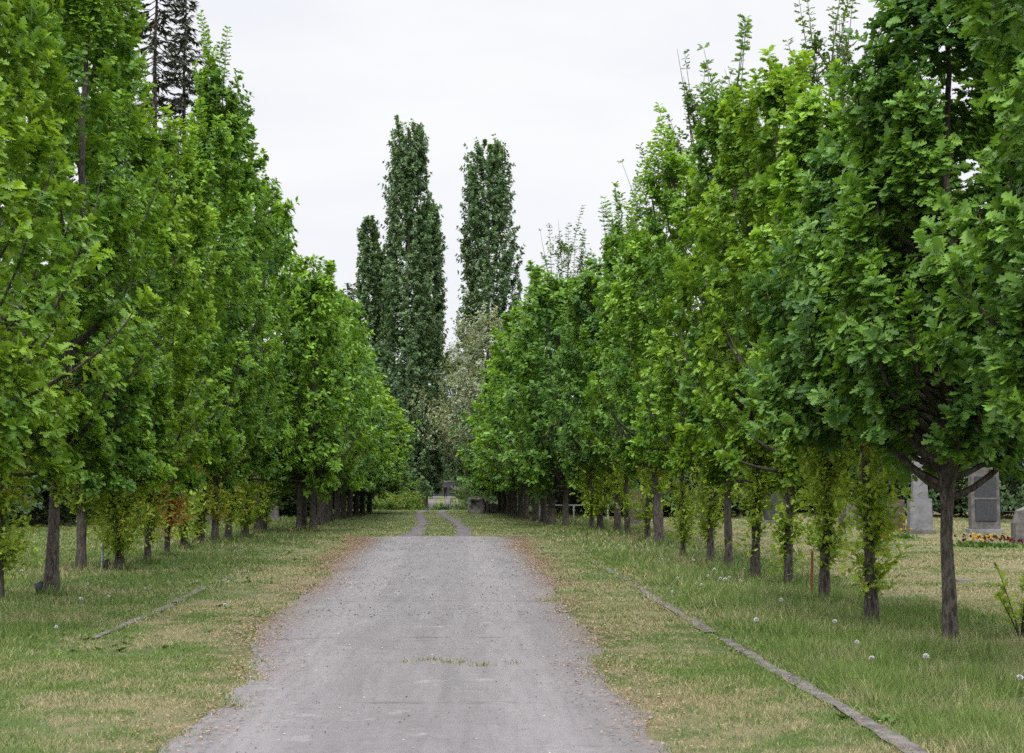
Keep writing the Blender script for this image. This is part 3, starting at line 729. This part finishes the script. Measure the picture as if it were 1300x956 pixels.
def keep(x, y, dens_verge=1.0):
    rl, rr_ = road_l(y), road_r(y)
    e_ = np.abs(rng.normal(size=len(x))) * .10 - .03; e_ = np.where(vnoise(x, y, 4.5) > .2, e_ + .05, e_ * .5)
    inroad = (x > rl + e_) & (x < rr_ - e_) & (y < ROAD_END + .03)
    edge = (x > rl - .3) & (x < rr_ + .3) & (y < ROAD_END) & (vnoise(x, y, 2.4) < .6)
    cover_r = vnoise(x * 0, y, 1.3) > 1.05
    kr = (np.abs(x - kerb_rx(y) + .02 * vnoise(x * 0, y, 5)) < .050 + .025 * vnoise(x * 0 + 2, y, 3.3)) & ~cover_r & (y < 48)
    kl = (np.abs(x - kerb_lx(y) + .02 * vnoise(x * 0, y, 5)) < .042 + .02 * vnoise(x * 0 + 2, y, 3.3)) & (vnoise(x * 0 + 4, y, 1.7) < .35) & (y < 44) & (y > 13)
    wl_ = np.interp(y, [37, 45, 70, 215], [.34, .24, .24, .45])
    tr1 = ((np.abs(x - tl(y)) < wl_ * .75 * rng.uniform(.5, 1.1, len(x))) | (np.abs(x - trr(y)) < wl_ * .75 * rng.uniform(.5, 1.1, len(x)))) & (y >= ROAD_END)
    return ~(inroad | kr | kl | tr1) & ~(edge & (rng.uniform(0, 1, len(x)) < .6))
def field(name, bands, hfun, label):
    X = []; Y = []; Hh = []; W = []
    for n, y0, y1, wpx in bands:
        y = np.sqrt(rng.uniform(y0 * y0, y1 * y1, n)); fx = rng.uniform(-60, 1360, n)
        x = frustum_x(y, fx)
        # tufts: pull toward clump centres
        k = keep(x, y); x, y = x[k], y[k]
        clump = vnoise(x, y, 3.2); kk = (clump + rng.normal(size=len(x)) * .8) > -.7; x, y = x[kk], y[kk]
        h = hfun(x, y) * rng.uniform(.45, 1.25, len(x)) * (1 + .25 * vnoise(x, y, 2.1))
        X.append(x); Y.append(y); Hh.append(np.clip(h, .015, .5)); W.append(wpx * y / F * rng.uniform(.6, 1.3, len(x)))
    x = np.concatenate(X); y = np.concatenate(Y); h = np.concatenate(Hh); w = np.concatenate(W)
    o = link(name, blades(name, x, y, h, w, 1.0), M['grass']); tagm(o, label, 'grass', kind='stuff')
def hmix(x, y):
    tall_r = ss(2.7, 3.1, x) * (1 - ss(5.4, 6.4, x))
    tall_l = ss(3.6, 4.2, -x) * (1 - .4 * ss(8, 12, -x))
    tr_ = np.clip(tall_r * .11 + tall_l * .055, 0, 1)
    return .04 + tr_ * (1 - .3 * ss(30, 60, y))
field('grass', [(330000, 6.5, 13, 1.1), (230000, 11, 18, 1.3), (230000, 17, 30, 1.4), (170000, 30, 50, 1.4), (120000, 50, 80, 1.6)], hmix, 'patchy green and straw grass on both sides of the road')
# grass tufts in the road joint and on its edge
def tuft_patch(cx, cy, rx, ry_, n, h):
    x = cx + rng.normal(size=n) * rx; y = cy + rng.normal(size=n) * ry_
    return x, y, h * rng.uniform(.5, 1.3, n)
tx = []
for px, py, rx, ry_, n in ((545, 842, .05, .03, 50), (575, 845, .08, .07, 90), (612, 849, .06, .04, 60), (650, 846, .05, .03, 20), (715, 764, .15, .08, 260), (700, 766, .1, .05, 100), (425, 702, .15, .1, 120), (515, 845, .05, .03, 25), (775, 843, .1, .1, 240), (300, 850, .1, .1, 120), (760, 800, .08, .08, 160)):
    cx, cy = at(px, py); tx.append(tuft_patch(cx, cy, rx, ry_, n, .035))
x = np.concatenate([a[0] for a in tx]); y = np.concatenate([a[1] for a in tx]); h = np.concatenate([a[2] for a in tx])
m_ = blades('road_weeds', x, y, h, .008 + 0 * x, .9)
v = np.zeros(len(m_.vertices) * 3); m_.vertices.foreach_get('co', v); v[2::3] += .022; m_.vertices.foreach_set('co', v)
tagm(link('road_weeds', m_, M['grass']), 'low weeds growing in the road joint and along the road edge', 'weeds', kind='stuff')

# rusty litter along road edges and on the kerb
def litter():
    X = []; Y = []
    for fn, n, s in ((road_l, 26000, .22), (road_r, 20000, .2)):
        y = np.sqrt(rng.uniform(49, 38 ** 2, n)); off = rng.normal(size=n) * s
        den = vnoise(y * 0 + (3 if fn is road_l else 9), y, 1.6) + rng.normal(size=n) * .5 > -.4
        X.append((fn(y) + off)[den]); Y.append(y[den])
    n = 1500; y = np.sqrt(rng.uniform(64, 38 ** 2, n)); xx = rng.uniform(-2.2, 1.5, n); k = vnoise(xx, y, 2.6) > .75; X.append(xx[k]); Y.append(y[k])
    n = 2500; y = np.sqrt(rng.uniform(64, 38 ** 2, n)); xx = kerb_rx(y) + rng.normal(size=n) * .10; X.append(xx); Y.append(y)
    x = np.concatenate(X); y = np.concatenate(Y); n = len(x)
    a = rng.uniform(0, 6.28, n); d = np.stack([np.cos(a), np.sin(a), rng.uniform(-.05, .25, n)], 1)
    up = rng.normal(size=(n, 3)) * .25 + [0, 0, 1]
    me = leaves('leaf_litter', np.stack([x, y, gz(x, y) + .030], 1), d, up, rng.uniform(.012, .032, n), rng.uniform(0, 1, n), 'quad')
    tagm(link('leaf_litter', me, M['litter']), 'rusty brown catkin litter along the road edges', 'litter', kind='stuff')
litter()

def grit():
    n = 22000; y = np.sqrt(rng.uniform(7 ** 2, 37 ** 2, n)); u = rng.uniform(-.04, 1.04, n)
    x = road_l(y) * (1 - u) + road_r(y) * u
    k = (vnoise(x, y, 1.9) + rng.normal(size=n) + 2.2 * np.abs(u - .5)) > .9; x, y, u = x[k], y[k], u[k]; n = len(x)
    a = rng.uniform(0, 6.28, n); d = np.stack([np.cos(a), np.sin(a), rng.uniform(0, .3, n)], 1)
    uu = np.clip(u, 0, 1); zz = gz(x, y) + .006 + .02 * (1 - (2 * uu - 1) ** 2) + .004
    me = leaves('grit', np.stack([x, y, zz], 1), d, rng.normal(size=(n, 3)) * .5 + [0, 0, 1], rng.uniform(.006, .02, n) * (1 + (y > 16) * .4), rng.uniform(0, 1, n) ** 2, 'quad', 1.3)
    tagm(link('grit', me, M['grit']), 'loose grit and small stones scattered over the road', 'grit', kind='stuff')
grit()
def kerb_grass():
    n = 17000; y = np.sqrt(rng.uniform(7 ** 2, 42 ** 2, n)); side = rng.choice([-1, 1], n); rt = rng.uniform(0, 1, n) < .6
    x = np.where(rt, kerb_rx(y), kerb_lx(y)) + side * (.052 + np.abs(rng.normal(size=n)) * .03 - (vnoise(side * 3.0, y, 4) > .3) * .03)
    tagm(link('kerb_grass', blades('kerb_grass', x, y, rng.uniform(.03, .09, n), .0011 * y * rng.uniform(.6, 1.2, n), 1.3), M['grass']), 'grass leaning over the worn kerb strips', 'grass', kind='stuff')
kerb_grass()
def foot_grass():
    X = []; Y = []; Hh = []
    for row in ROWS:
        x0, y0 = at(row[0], row[1])
        if y0 > 42: continue
        n = 190; a = rng.uniform(0, 6.28, n); q = row[5] * 1.2 + np.abs(rng.normal(size=n)) * .10
        X.append(x0 + np.cos(a) * q); Y.append(y0 + np.sin(a) * q); Hh.append(rng.uniform(.06, .24, n))
    x = np.concatenate(X); y = np.concatenate(Y)
    tagm(link('foot_grass', blades('foot_grass', x, y, np.concatenate(Hh), .0012 * y * rng.uniform(.6, 1.2, len(x)), .8), M['grass']), 'unmown taller grass round the feet of the oaks', 'grass', kind='stuff')
foot_grass()
# low broadleaf ground weeds in the verge
def weeds():
    n = 2600; y = np.sqrt(rng.uniform(70, 42 ** 2, n)); x = frustum_x(y, rng.uniform(-40, 1340, n))
    k = keep(x, y) & (vnoise(x, y, 1.1) > .5); x, y = x[k], y[k]; m = 6
    li = np.repeat(np.arange(len(x)), m); a = rng.uniform(0, 6.28, len(li))
    d = np.stack([np.cos(a), np.sin(a), rng.uniform(.15, .8, len(li))], 1); up = np.tile([0, 0, 1.], (len(li), 1)) + rng.normal(size=(len(li), 3)) * .2
    me = leaves('ground_weeds', np.stack([x[li], y[li], gz(x[li], y[li])], 1), d, up, rng.uniform(.04, .10, len(li)), rng.uniform(0, .8, len(li)), 'lo')
    tagm(link('ground_weeds', me, M['shrub']), 'low broad-leaved weeds scattered through the grass', 'weeds', kind='stuff')
weeds()

# ------------------------------------------------------------------ dandelion clocks
def dandelion_mesh():
    P = np.array([(0, 0, -.02), (.008, .003, .10), (.0, .006, .20)], float)
    stem = tubes('stem', [P], [np.array([.003, .0028, .0025])], 5)
    r = np.random.default_rng(5); n = 260; d = norm(r.normal(size=(n, 3)))
    P0 = np.tile([0, .006, .205], (n, 1))
    head = leaves('seed_head', P0 + d * .004, d, r.normal(size=(n, 3)), np.full(n, .019), np.full(n, .5), 'blade', .42)
    # blades widest at the rim: flip
    v = np.array([c.co[:] for c in head.vertices]).reshape(n, 3, 3)
    c0 = P0; base = v[:, :2].mean(1); tip = v[:, 2].copy(); half = (v[:, 0] - v[:, 1]) * .5
    v2 = np.stack([tip + half, tip - half, base], 1)
    head.vertices.foreach_set('co', v2.astype(np.float32).ravel())
    return stem, head
st_m, hd_m = dandelion_mesh()
st_m.materials.append(M['stem']); hd_m.materials.append(M['fluff'])
DL = [(839, 706), (858, 731), (897, 732), (909, 725), (925, 731), (918, 735), (924, 742), (945, 721), (942, 735), (997, 765), (957, 790), (852, 748), (881, 712), (1111, 825), (1177, 831), (1287, 850), (1086, 812),
      (692, 674), (714, 672), (706, 678), (738, 684), (738, 678), (754, 686), (769, 684), (763, 677), (815, 673), (820, 675), (822, 689), (791, 681), (717, 681), (726, 678), (1010, 712), (890, 745), (1060, 790), (783, 690), (905, 700), (930, 700)]
DLL = [(136, 748), (285, 764), (109, 737), (101, 755), (28, 720), (75, 790), (180, 742)]
for k, (px, py) in enumerate(DL + DLL):
    hgt = .2 if k != 5 else .22
    x, y = at(px, py, .19)
    right = k < len(DL)
    r = root('dandelion', (x, y, g1(x, y)), 'white dandelion clock in the tall grass right of the kerb' if right else 'white dandelion clock in the grass of the left verge', 'dandelion',
             'dandelion clocks right of the kerb' if right else 'dandelion clocks on the left', rz=k * 1.7)
    s = random.uniform(.6, 1.15); r.scale = (s, s, random.uniform(.7, 1.05)); r.rotation_euler = (random.uniform(-.25, .25), random.uniform(-.25, .25), k * 1.7)
    for nm, me in (('stem', st_m), ('seed_head', hd_m)):
        o = bpy.data.objects.new(nm, me); C.objects.link(o); o.parent = r

# ------------------------------------------------------------------ sapling, stake, posts
def sapling(px, py, H, label, seed, n=9):
    r_ = np.random.default_rng(seed); x, y = at(px, py); r = root('oak_sapling', (x, y, g1(x, y)), label, 'sapling')
    paths = []; rads = []; P = []; D = []
    for k in range(n):
        a = r_.uniform(0, 6.28); d = norm(np.array([math.cos(a) * .45, math.sin(a) * .45, 1.0])); l = H * r_.uniform(.55, 1)
        t = np.linspace(0, 1, 6); q = d * (t * l)[:, None]; q[:, :2] += (t ** 2 * .12 * l)[:, None] * [math.cos(a), math.sin(a)]; q[0, 2] = -.05
        paths.append(q); rads.append(.008 * (1 - t) + .003)
        m = 26; tt = r_.uniform(.25, 1.02, m); b = np.stack([np.interp(tt, t, q[:, c]) for c in range(3)], 1)
        P.append(b); D.append(norm(norm(r_.normal(size=(m, 3))) + d * .8))
    P = np.concatenate(P); D = np.concatenate(D); nn = len(P)
    link('stem', tubes('stem', paths, rads, 5), M['bark'], r, True)
    link('leaves', leaves('leaves', P, D, r_.normal(size=(nn, 3)) * .4 + [0, 0, 1], r_.uniform(.06, .12, nn), r_.uniform(.2, .8, nn), 'oak'), M['shoot_yellow'], r)
sapling(1296, 812, .85, 'bright green sapling of thin stems at the right edge of the photo', 5)
def stake(px, py, H, rad, mat, name, label, cat, cap=True):
    x, y = at(px, py); r = root(name, (x, y, g1(x, y)), label, cat)
    bm = bmesh.new(); bmesh.ops.create_cone(bm, cap_ends=True, segments=12, radius1=rad, radius2=rad * .96, depth=H + .1, matrix=Matrix.Translation((0, 0, (H - .1) / 2)))
    bm_obj('shaft', bm, mat, r)
    bm = bmesh.new(); bmesh.ops.create_cone(bm, cap_ends=True, segments=12, radius1=rad * 1.15, radius2=rad * .8, depth=.025, matrix=Matrix.Translation((0, 0, H + .0135)))
    bm_obj('cap', bm, mat, r)
    return r
s_ = stake(1030, 757, .60, .020, M['rust'], 'iron_stake', 'rusty brown iron stake in the grass between two right-hand oaks', 'stake')
s_.rotation_euler = (.02, .03, 0)
stake(130, 722, .42, .022, M['metal'], 'metal_post', 'short pale metal post left of the shoot-clothed oak', 'post')
x, y = at(1221, 737)
bm = bmesh.new(); box(bm, -.13, .13, -.08, .08, -.02, .045, .8, .8)
o = bm_obj('lawn_stone', bm, M['stone_grey'], bevel=.01); o.location = (x, y, g1(x, y)); tagm(o, 'small flat grey stone on the dry lawn right of the nearest oak', 'stone')

# ------------------------------------------------------------------ gravestones
def grave(px, py, w, h, t, mat, label, style='slab', panel=None, base=True, mat2=None):
    x, y = at(px, py); r = root('gravestone', (x, y, g1(x, y)), label, 'gravestone', 'gravestones on the lawn')
    if base:
        bm = bmesh.new(); box(bm, -w / 2 - .06, w / 2 + .06, -t / 2 - .06, t / 2 + .06, -.1, .11); bm_obj('base', bm, mat2 or M['stone_grey'], r, .012)
    bm = bmesh.new(); z0 = .112 if base else -.05
    if style == 'arch':
        pts = [(-w / 2, z0), (w / 2, z0)] + [(w / 2 * math.cos(a), h - w * .22 + w * .22 * math.sin(a)) for a in np.linspace(0, PI, 13)]
        prism_xz(bm, pts, -t / 2, t / 2)
    elif style == 'obelisk':
        box(bm, -w / 2, w / 2, -t / 2, t / 2, z0, h * .45, .94, .94); box(bm, -w * .34, w * .34, -t * .34, t * .34, h * .45 + .002, h * .93, .8, .8); box(bm, -w * .27, w * .27, -t * .27, t * .27, h * .93 + .002, h, .05, .05)
    elif style == 'rough':
        pts = [(-w / 2, z0), (w / 2, z0), (w * .48, h * .7), (w * .38, h * .95), (w * .05, h), (-w * .3, h * .9), (-w * .47, h * .6)]
        prism_xz(bm, pts, -t / 2, t / 2)
    else: box(bm, -w / 2, w / 2, -t / 2, t / 2, z0, h, .96, .9)
    bm_obj('headstone', bm, mat, r, .012)
    if panel:
        bm = bmesh.new(); box(bm, -w * .36, w * .36, -t / 2 - .03, -t / 2 + .03, z0 + h * .12, h * .86); bm_obj('panel', bm, panel, r, .006)
        bm = bmesh.new(); box(bm, -w * .38, w * .38, -t / 2 - .045, -t / 2 - .031, z0 + h * .45, z0 + h * .475); bm_obj('ledge', bm, mat, r, .003)
    return r
grave(1168, 677, .66, 2.2, .3, M['stone_pale'], 'tall pale tapered gravestone seen left of the nearest right oak trunk', 'obelisk')
grave(1139, 675, .42, .95, .2, M['stone_brown'], 'low brown gravestone touching the left side of the pale tapered one', 'slab')
grave(1250, 677, .84, 1.85, .24, M['stone_grey'], 'grey framed gravestone with a dark polished panel', 'slab', panel=M['stone_dark'], mat2=M['stone_pale'])
grave(1303, 694, .62, .95, .3, M['stone_grey'], 'rough grey gravestone cut by the right photo edge', 'rough')
grave(893, 662, .8, 1.2, .2, M['stone_dark'], 'dark gravestone glimpsed right of the ninth right oak', 'arch')
grave(808, 664, .7, 1.25, .2, M['stone_brown'], 'brown gravestone between the eleventh and tenth right oaks', 'slab')
grave(985, 664, .8, 1.0, .2, M['stone_dark'], 'dark gravestone behind the fourth right oak', 'arch')
grave(1085, 668, .7, .9, .2, M['stone_grey'], 'grey gravestone between the third and second right oak trunks', 'rough')
grave(243, 663, .9, 1.1, .2, M['stone_grey'], 'pale gravestone behind the dark trunk next to the rusty tuft', 'slab')
grave(268, 664, .8, 1.2, .2, M['stone_grey'], 'grey gravestone between two dark left-row trunks', 'arch')
grave(340, 662, .8, .6, .2, M['stone_grey'], 'low grey gravestone at the edge of the dark gap', 'rough')
# white rail
x, y = at(754, 668); x2, _ = at(790, 668)
r = root('rail_fence', (x + .1, y + 6, g1(x, y + 6)), 'low white rail on short posts behind the right row', 'rail')
bm = bmesh.new(); box(bm, -1.6, 1.1, -.03, .03, .52, .56); bm_obj('rail', bm, M['white'], r, .008)
for xx in (-1.5, -.25, 1.0):
    bm = bmesh.new(); box(bm, xx - .03, xx + .03, -.095, -.035, -.1, .50); bm_obj('post', bm, M['white'], r, .006)

# flower beds: each flower clump a plant
def flower_clump(px, py, n, mat, label, group, spread=.12, h=.22, seed=0, size=.038, cat='flowers'):
    r_ = np.random.default_rng(seed); x, y = at(px, py); r = root('flower_clump', (x, y, g1(x, y)), label, cat, group)
    c = r_.normal(size=(n, 3)) * [spread, spread * .6, .03]; c[:, 2] = np.abs(c[:, 2]) + h * r_.uniform(.6, 1.1, n)
    m = 14; li = np.repeat(np.arange(n), m); d = norm(r_.normal(size=(n * m, 3)) + [0, -.2, .4])
    link('petals', leaves('petals', c[li], d, r_.normal(size=(n * m, 3)), np.full(n * m, size), r_.uniform(0, 1, n * m), 'lo', 1.6), mat, r)
    paths = [np.array([(q[0] * .5, q[1] * .5, -.02), (q[0] * .8, q[1] * .8, q[2] * .5), q]) for q in c]
    k = 90; b = r_.normal(size=(k, 3)) * [spread * 1.1, spread, 0]; d2 = norm(r_.normal(size=(k, 3)) * [.8, .8, .3] + [0, 0, .8])
    me = tubes('stems', paths, [np.array([.004, .003, .003])] * n, 4)
    link('stems', me, M['stem'], r)
    link('foliage', leaves('foliage', b, d2, r_.normal(size=(k, 3)) + [0, 0, 1], r_.uniform(.08, .18, k), r_.uniform(0, 1, k), 'lo'), M['shrub'], r)
RG = 'red and yellow flowers before the gravestones'
for k, (px, py, nm, lab) in enumerate(((1226, 697, 'petal_red', 'dark red flower clump left of the yellow one, near the oak trunk'), (1240, 698, 'petal_yellow', 'yellow and orange flower clump among the red ones by the graves'),
                       (1254, 698, 'petal_red', 'dark red flower clump just right of the yellow clump'), (1268, 698, 'petal_red', 'middle dark red flower clump below the dark-panelled gravestone'),
                       (1280, 697, 'petal_red', 'dark red flower clump second from the right end of the bed'), (1293, 696, 'petal_red', 'dark red flower clump at the right end of the bed'))):
    flower_clump(px, py, 9, M[nm], lab, RG, seed=k + 3)
flower_clump(1147, 681, 6, M['petal_yellow'], 'small orange flower clump left of the pale tapered gravestone', RG, seed=21, h=.3)
flower_clump(821, 672, 4, M['flowerpink'], 'small pink bunch of flowers before the brown gravestone', RG, seed=22, h=.35, spread=.05)

# ------------------------------------------------------------------ old stone blocks by the far right row
def rock(px, py, w, h, t, seed, label, cavity=False):
    x, y = at(px, py); bm = bmesh.new(); bmesh.ops.create_cube(bm, size=1)
    bmesh.ops.subdivide_edges(bm, edges=bm.edges[:], cuts=9, use_grid_fill=True)
    r_ = random.Random(seed); off = Vector((r_.uniform(0, 50), r_.uniform(0, 50), 0))
    from mathutils import noise as mn
    for v in bm.verts:
        c = v.co; cr = 1 - .18 * max(0, abs(c.x) * 2 - .75) * (abs(c.z) * 2)
        n1 = mn.fractal(c * 3 + off, 1, 2, 4) * .08
        c2 = Vector((c.x * w * cr * (1 - .12 * (c.z + .5)), c.y * t, (c.z + .5) * h)) + c.normalized() * n1 * 1.2
        if cavity and c.y < -.49 and abs(c.x + .05) < .26 and -.3 < c.z < .32: c2.y += .16
        v.co = c2
    for v in bm.verts: v.co.z = max(v.co.z, -.1)
    o = bm_obj('stone_block', bm, M['stone_grey'], smooth=True); o.location = (x, y, g1(x, y) - .03); tagm(o, label, 'stone', 'old stone blocks at the far end of the right row')
rock(605, 652, .74, .70, .6, 1, 'large weathered stone block with a hollow, beside the far track', True)
rock(624, 651, .5, .42, .5, 2, 'smaller broken stone right of the large weathered block')
rock(614.5, 650.5, .3, .5, .4, 5, 'dark narrow stone wedged between the two larger blocks')
rock(500, 640, .5, .5, .5, 3, 'dark rounded stone among the bushes left of the far track')

# ------------------------------------------------------------------ bushes round the far end of the track
def bush(name, px, Y, R, H, mat, seed, label, group, leaf=.09, dens=1, zz=None):
    p = place(px, Y)
    r = make_tree(name, seed, p, label, 'bush', mat, M['bark_dark'], H, .02, R, .03, group, nprim=46, ns=7, nr=3, k=int(5 * dens), leaf=leaf, kind='lo', prof=round_prof, rise=(.2, .9), lobes=.35, tops=3, topl=(.3, .9), secl=.6, limbvis=.3, interior=.3)
    return r
BY = 'yellow-green bushes beyond the end of the road'
bush('flowering_bush', 462, 70, .9, .62, M['goldenbush'], 201, 'yellow-flowered bush nearest the left row', BY)
bush('flowering_bush', 483, 71, .95, .70, M['goldenbush'], 202, 'yellow-flowered bush, second right of the left row end', BY)
bush('flowering_bush', 503, 72, .9, .78, M['goldenbush'], 203, 'yellow-flowered bush left of the dark rounded stone', BY)
bush('flowering_bush', 516, 76, .9, 1.1, M['goldenbush'], 204, 'tallest yellow-topped bush, just left of the far track', BY)
bush('bush', 524, 84, .8, 1.7, M['shrub'], 205, 'green bush at the left side of the sunken track', 'green bushes by the sunken track')
bush('bush', 599, 78, .95, 1.9, M['shrub'], 206, 'green bush at the right side of the sunken track', 'green bushes by the sunken track')
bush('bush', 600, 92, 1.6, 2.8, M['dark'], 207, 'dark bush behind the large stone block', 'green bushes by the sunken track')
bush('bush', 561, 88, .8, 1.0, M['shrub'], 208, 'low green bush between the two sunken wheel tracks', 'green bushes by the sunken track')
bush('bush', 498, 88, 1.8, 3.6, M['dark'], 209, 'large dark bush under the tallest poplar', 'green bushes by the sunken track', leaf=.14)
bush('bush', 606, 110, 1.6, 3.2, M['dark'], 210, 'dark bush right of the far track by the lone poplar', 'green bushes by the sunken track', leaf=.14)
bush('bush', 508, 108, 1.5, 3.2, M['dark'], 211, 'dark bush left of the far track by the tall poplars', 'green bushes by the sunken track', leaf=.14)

# ------------------------------------------------------------------ far wall
p = place(558, 212)
r = root('garden_wall', p, 'long grey-violet plaster wall with a pale band closing the far track', 'wall')
bm = bmesh.new(); box(bm, -9, 9, -.2, .2, -.3, 2.1); bm_obj('wall_face', bm, M['brickwall'], r, .02)
bm = bmesh.new(); box(bm, -9.1, 9.1, -.28, .28, 2.103, 2.25); bm_obj('coping', bm, M['stone_grey'], r, .02)
for k, xx in enumerate((-2.2, -.2, 2.4)):
    bm = bmesh.new(); box(bm, xx - .75, xx + .75, -.26, -.203, .9, 1.55); bm_obj('panel', bm, M['stone_grey'], r, .01)

# ------------------------------------------------------------------ the walking person
def skin_mesh(name, verts, edges, radii, mat, parent, sub=2):
    me = bpy.data.meshes.new(name); me.from_pydata(verts, edges, []); o = bpy.data.objects.new(name, me); C.objects.link(o)
    m = o.modifiers.new('s', 'SKIN'); o.modifiers.new('u', 'SUBSURF').levels = sub
    for i, rr in enumerate(radii):
        rr = rr if isinstance(rr, tuple) else (rr, rr); me.skin_vertices[0].data[i].radius = rr
    me.skin_vertices[0].data[0].use_root = True
    dg = bpy.context.evaluated_depsgraph_get(); dg.update()
    nm = bpy.data.meshes.new_from_object(o.evaluated_get(dg)); bpy.data.objects.remove(o)
    return link(name, nm, mat, parent, True)
x, Y, _ = at_d(565.5, 196)
pr = root('person', (x, Y, g1(x, Y)), 'person in black clothes walking away on the far track', 'person', rz=.3 + PI)
V = [(0, 0, .95), (0, 0, 1.15), (0, 0, 1.38), (0, .0, 1.50), (0, -.01, 1.58), (0, -.01, 1.70),
     (.17, 0, 1.42), (.24, .05, 1.15), (.25, -.04, .92), (.25, -.07, .82), (-.17, 0, 1.42), (-.24, -.05, 1.15), (-.25, -.12, .93), (-.25, -.15, .83),
     (.09, 0, .90), (.10, -.12, .50), (.10, -.05, .09), (.10, -.20, .03), (-.09, 0, .90), (-.10, .08, .50), (-.10, .26, .14), (-.10, .16, .04)]
E = [(0, 1), (1, 2), (2, 3), (3, 4), (4, 5), (2, 6), (6, 7), (7, 8), (8, 9), (2, 10), (10, 11), (11, 12), (12, 13), (0, 14), (14, 15), (15, 16), (16, 17), (0, 18), (18, 19), (19, 20), (20, 21)]
RR = [(.15, .11), (.13, .10), (.16, .11), .055, .085, .09, .07, .045, .032, .035, .07, .045, .032, .035, .09, .058, .04, .035, .09, .058, .04, .035]
skin_mesh('body', V, E, RR, M['skin'], pr)
idx = [0, 1, 2, 3, 6, 7, 8, 10, 11, 12]; mp_ = {a: i for i, a in enumerate(idx)}
skin_mesh('coat', [V[i] for i in idx] + [(0, 0, .72)], [(mp_[a], mp_[b]) for a, b in E if a in mp_ and b in mp_] + [(0, 10)], [(r_[0] * 1.16, r_[1] * 1.2) if isinstance(r_, tuple) else r_ * 1.3 for r_ in (RR[i] for i in idx)] + [(.19, .15)], M['cloth'], pr)
idx = [0, 14, 15, 16, 18, 19, 20]; mp_ = {a: i for i, a in enumerate(idx)}
skin_mesh('trousers', [V[i] for i in idx], [(mp_[a], mp_[b]) for a, b in E if a in mp_ and b in mp_], [(.155, .12), .1, .075, .058, .1, .075, .058], M['cloth'], pr)
skin_mesh('hair', [(0, .03, 1.56), (0, .02, 1.72)], [(0, 1)], [.10, .092], M['hair'], pr)
for sx, a, b in ((.10, (-.03), (-.21)), (-.10, (.27), (.15))):
    zz = .05 if sx > 0 else .09
    skin_mesh('shoe', [(sx, a, zz), (sx, (a + b) / 2, zz - .01), (sx, b, .045)], [(0, 1), (1, 2)], [.055, .052, .042], M['black'], pr)

# ------------------------------------------------------------------ sky and light
w = bpy.data.worlds.new('World'); sc.world = w; w.use_nodes = True
nt = w.node_tree; nt.nodes.clear()
SUN_EL, SUN_AZ = R_(52), R_(192)
sky = nt.nodes.new('ShaderNodeTexSky'); sky.sky_type = 'NISHITA'; sky.sun_disc = False
sky.sun_elevation = SUN_EL; sky.sun_rotation = SUN_AZ; sky.air_density = 1.0; sky.dust_density = 3.0
bg1 = nt.nodes.new('ShaderNodeBackground'); bg1.inputs[1].default_value = .10; L(nt, sky.outputs[0], bg1.inputs[0])
tc = nt.nodes.new('ShaderNodeTexCoord'); sp = nt.nodes.new('ShaderNodeSeparateXYZ'); L(nt, tc.outputs['Generated'], sp.inputs[0])
mp = nt.nodes.new('ShaderNodeMapping'); mp.inputs['Scale'].default_value = (1.2, 1.2, 3.5); L(nt, tc.outputs['Generated'], mp.inputs[0])
cl = noise(nt, mp.outputs[0], 2.1, 5, .55, .3)
cloud = mixc(nt, ramp(nt, cl, .38, .66), (.670, .682, .718), (.735, .735, .742))
bright = nt.nodes.new('ShaderNodeMapRange'); L(nt, sp.outputs[2], bright.inputs[0])
bright.inputs[1].default_value = .34; bright.inputs[2].default_value = 1.0; bright.inputs[3].default_value = 1.0; bright.inputs[4].default_value = 5.2
bg2 = nt.nodes.new('ShaderNodeBackground'); L(nt, cloud, bg2.inputs[0]); L(nt, bright.outputs[0], bg2.inputs[1])
mx = nt.nodes.new('ShaderNodeMixShader'); mx.inputs[0].default_value = .95       # overcast: the cloud layer covers nearly all of the sky
L(nt, bg1.outputs[0], mx.inputs[1]); L(nt, bg2.outputs[0], mx.inputs[2])
wo = nt.nodes.new('ShaderNodeOutputWorld'); L(nt, mx.outputs[0], wo.inputs[0])
sd_ = bpy.data.lights.new('sun', 'SUN'); sd_.energy = 1.5; sd_.angle = R_(11); sd_.color = (1, .965, .91)
so = bpy.data.objects.new('sun', sd_); C.objects.link(so)
# direction toward the sun for the sky's azimuth convention
dirv = Vector((math.sin(SUN_AZ) * math.cos(SUN_EL), math.cos(SUN_AZ) * math.cos(SUN_EL), math.sin(SUN_EL)))
so.rotation_euler = dirv.to_track_quat('Z', 'Y').to_euler()

sc.view_settings.view_transform = 'Standard'; sc.view_settings.look = 'None'
sc.view_settings.exposure = 0.45; sc.view_settings.gamma = 1
sc.view_settings.use_curve_mapping = False
cy = sc.cycles
cy.max_bounces = 5; cy.diffuse_bounces = 2; cy.glossy_bounces = 2; cy.transmission_bounces = 3; cy.transparent_max_bounces = 4
cy.use_adaptive_sampling = True; cy.adaptive_threshold = .012
cy.use_denoising = False
try: cy.denoiser = 'OPENIMAGEDENOISE'; cy.denoising_input_passes = 'RGB_ALBEDO_NORMAL'
except Exception: pass
cy.caustics_reflective = False; cy.caustics_refractive = False
sc.render.use_persistent_data = False
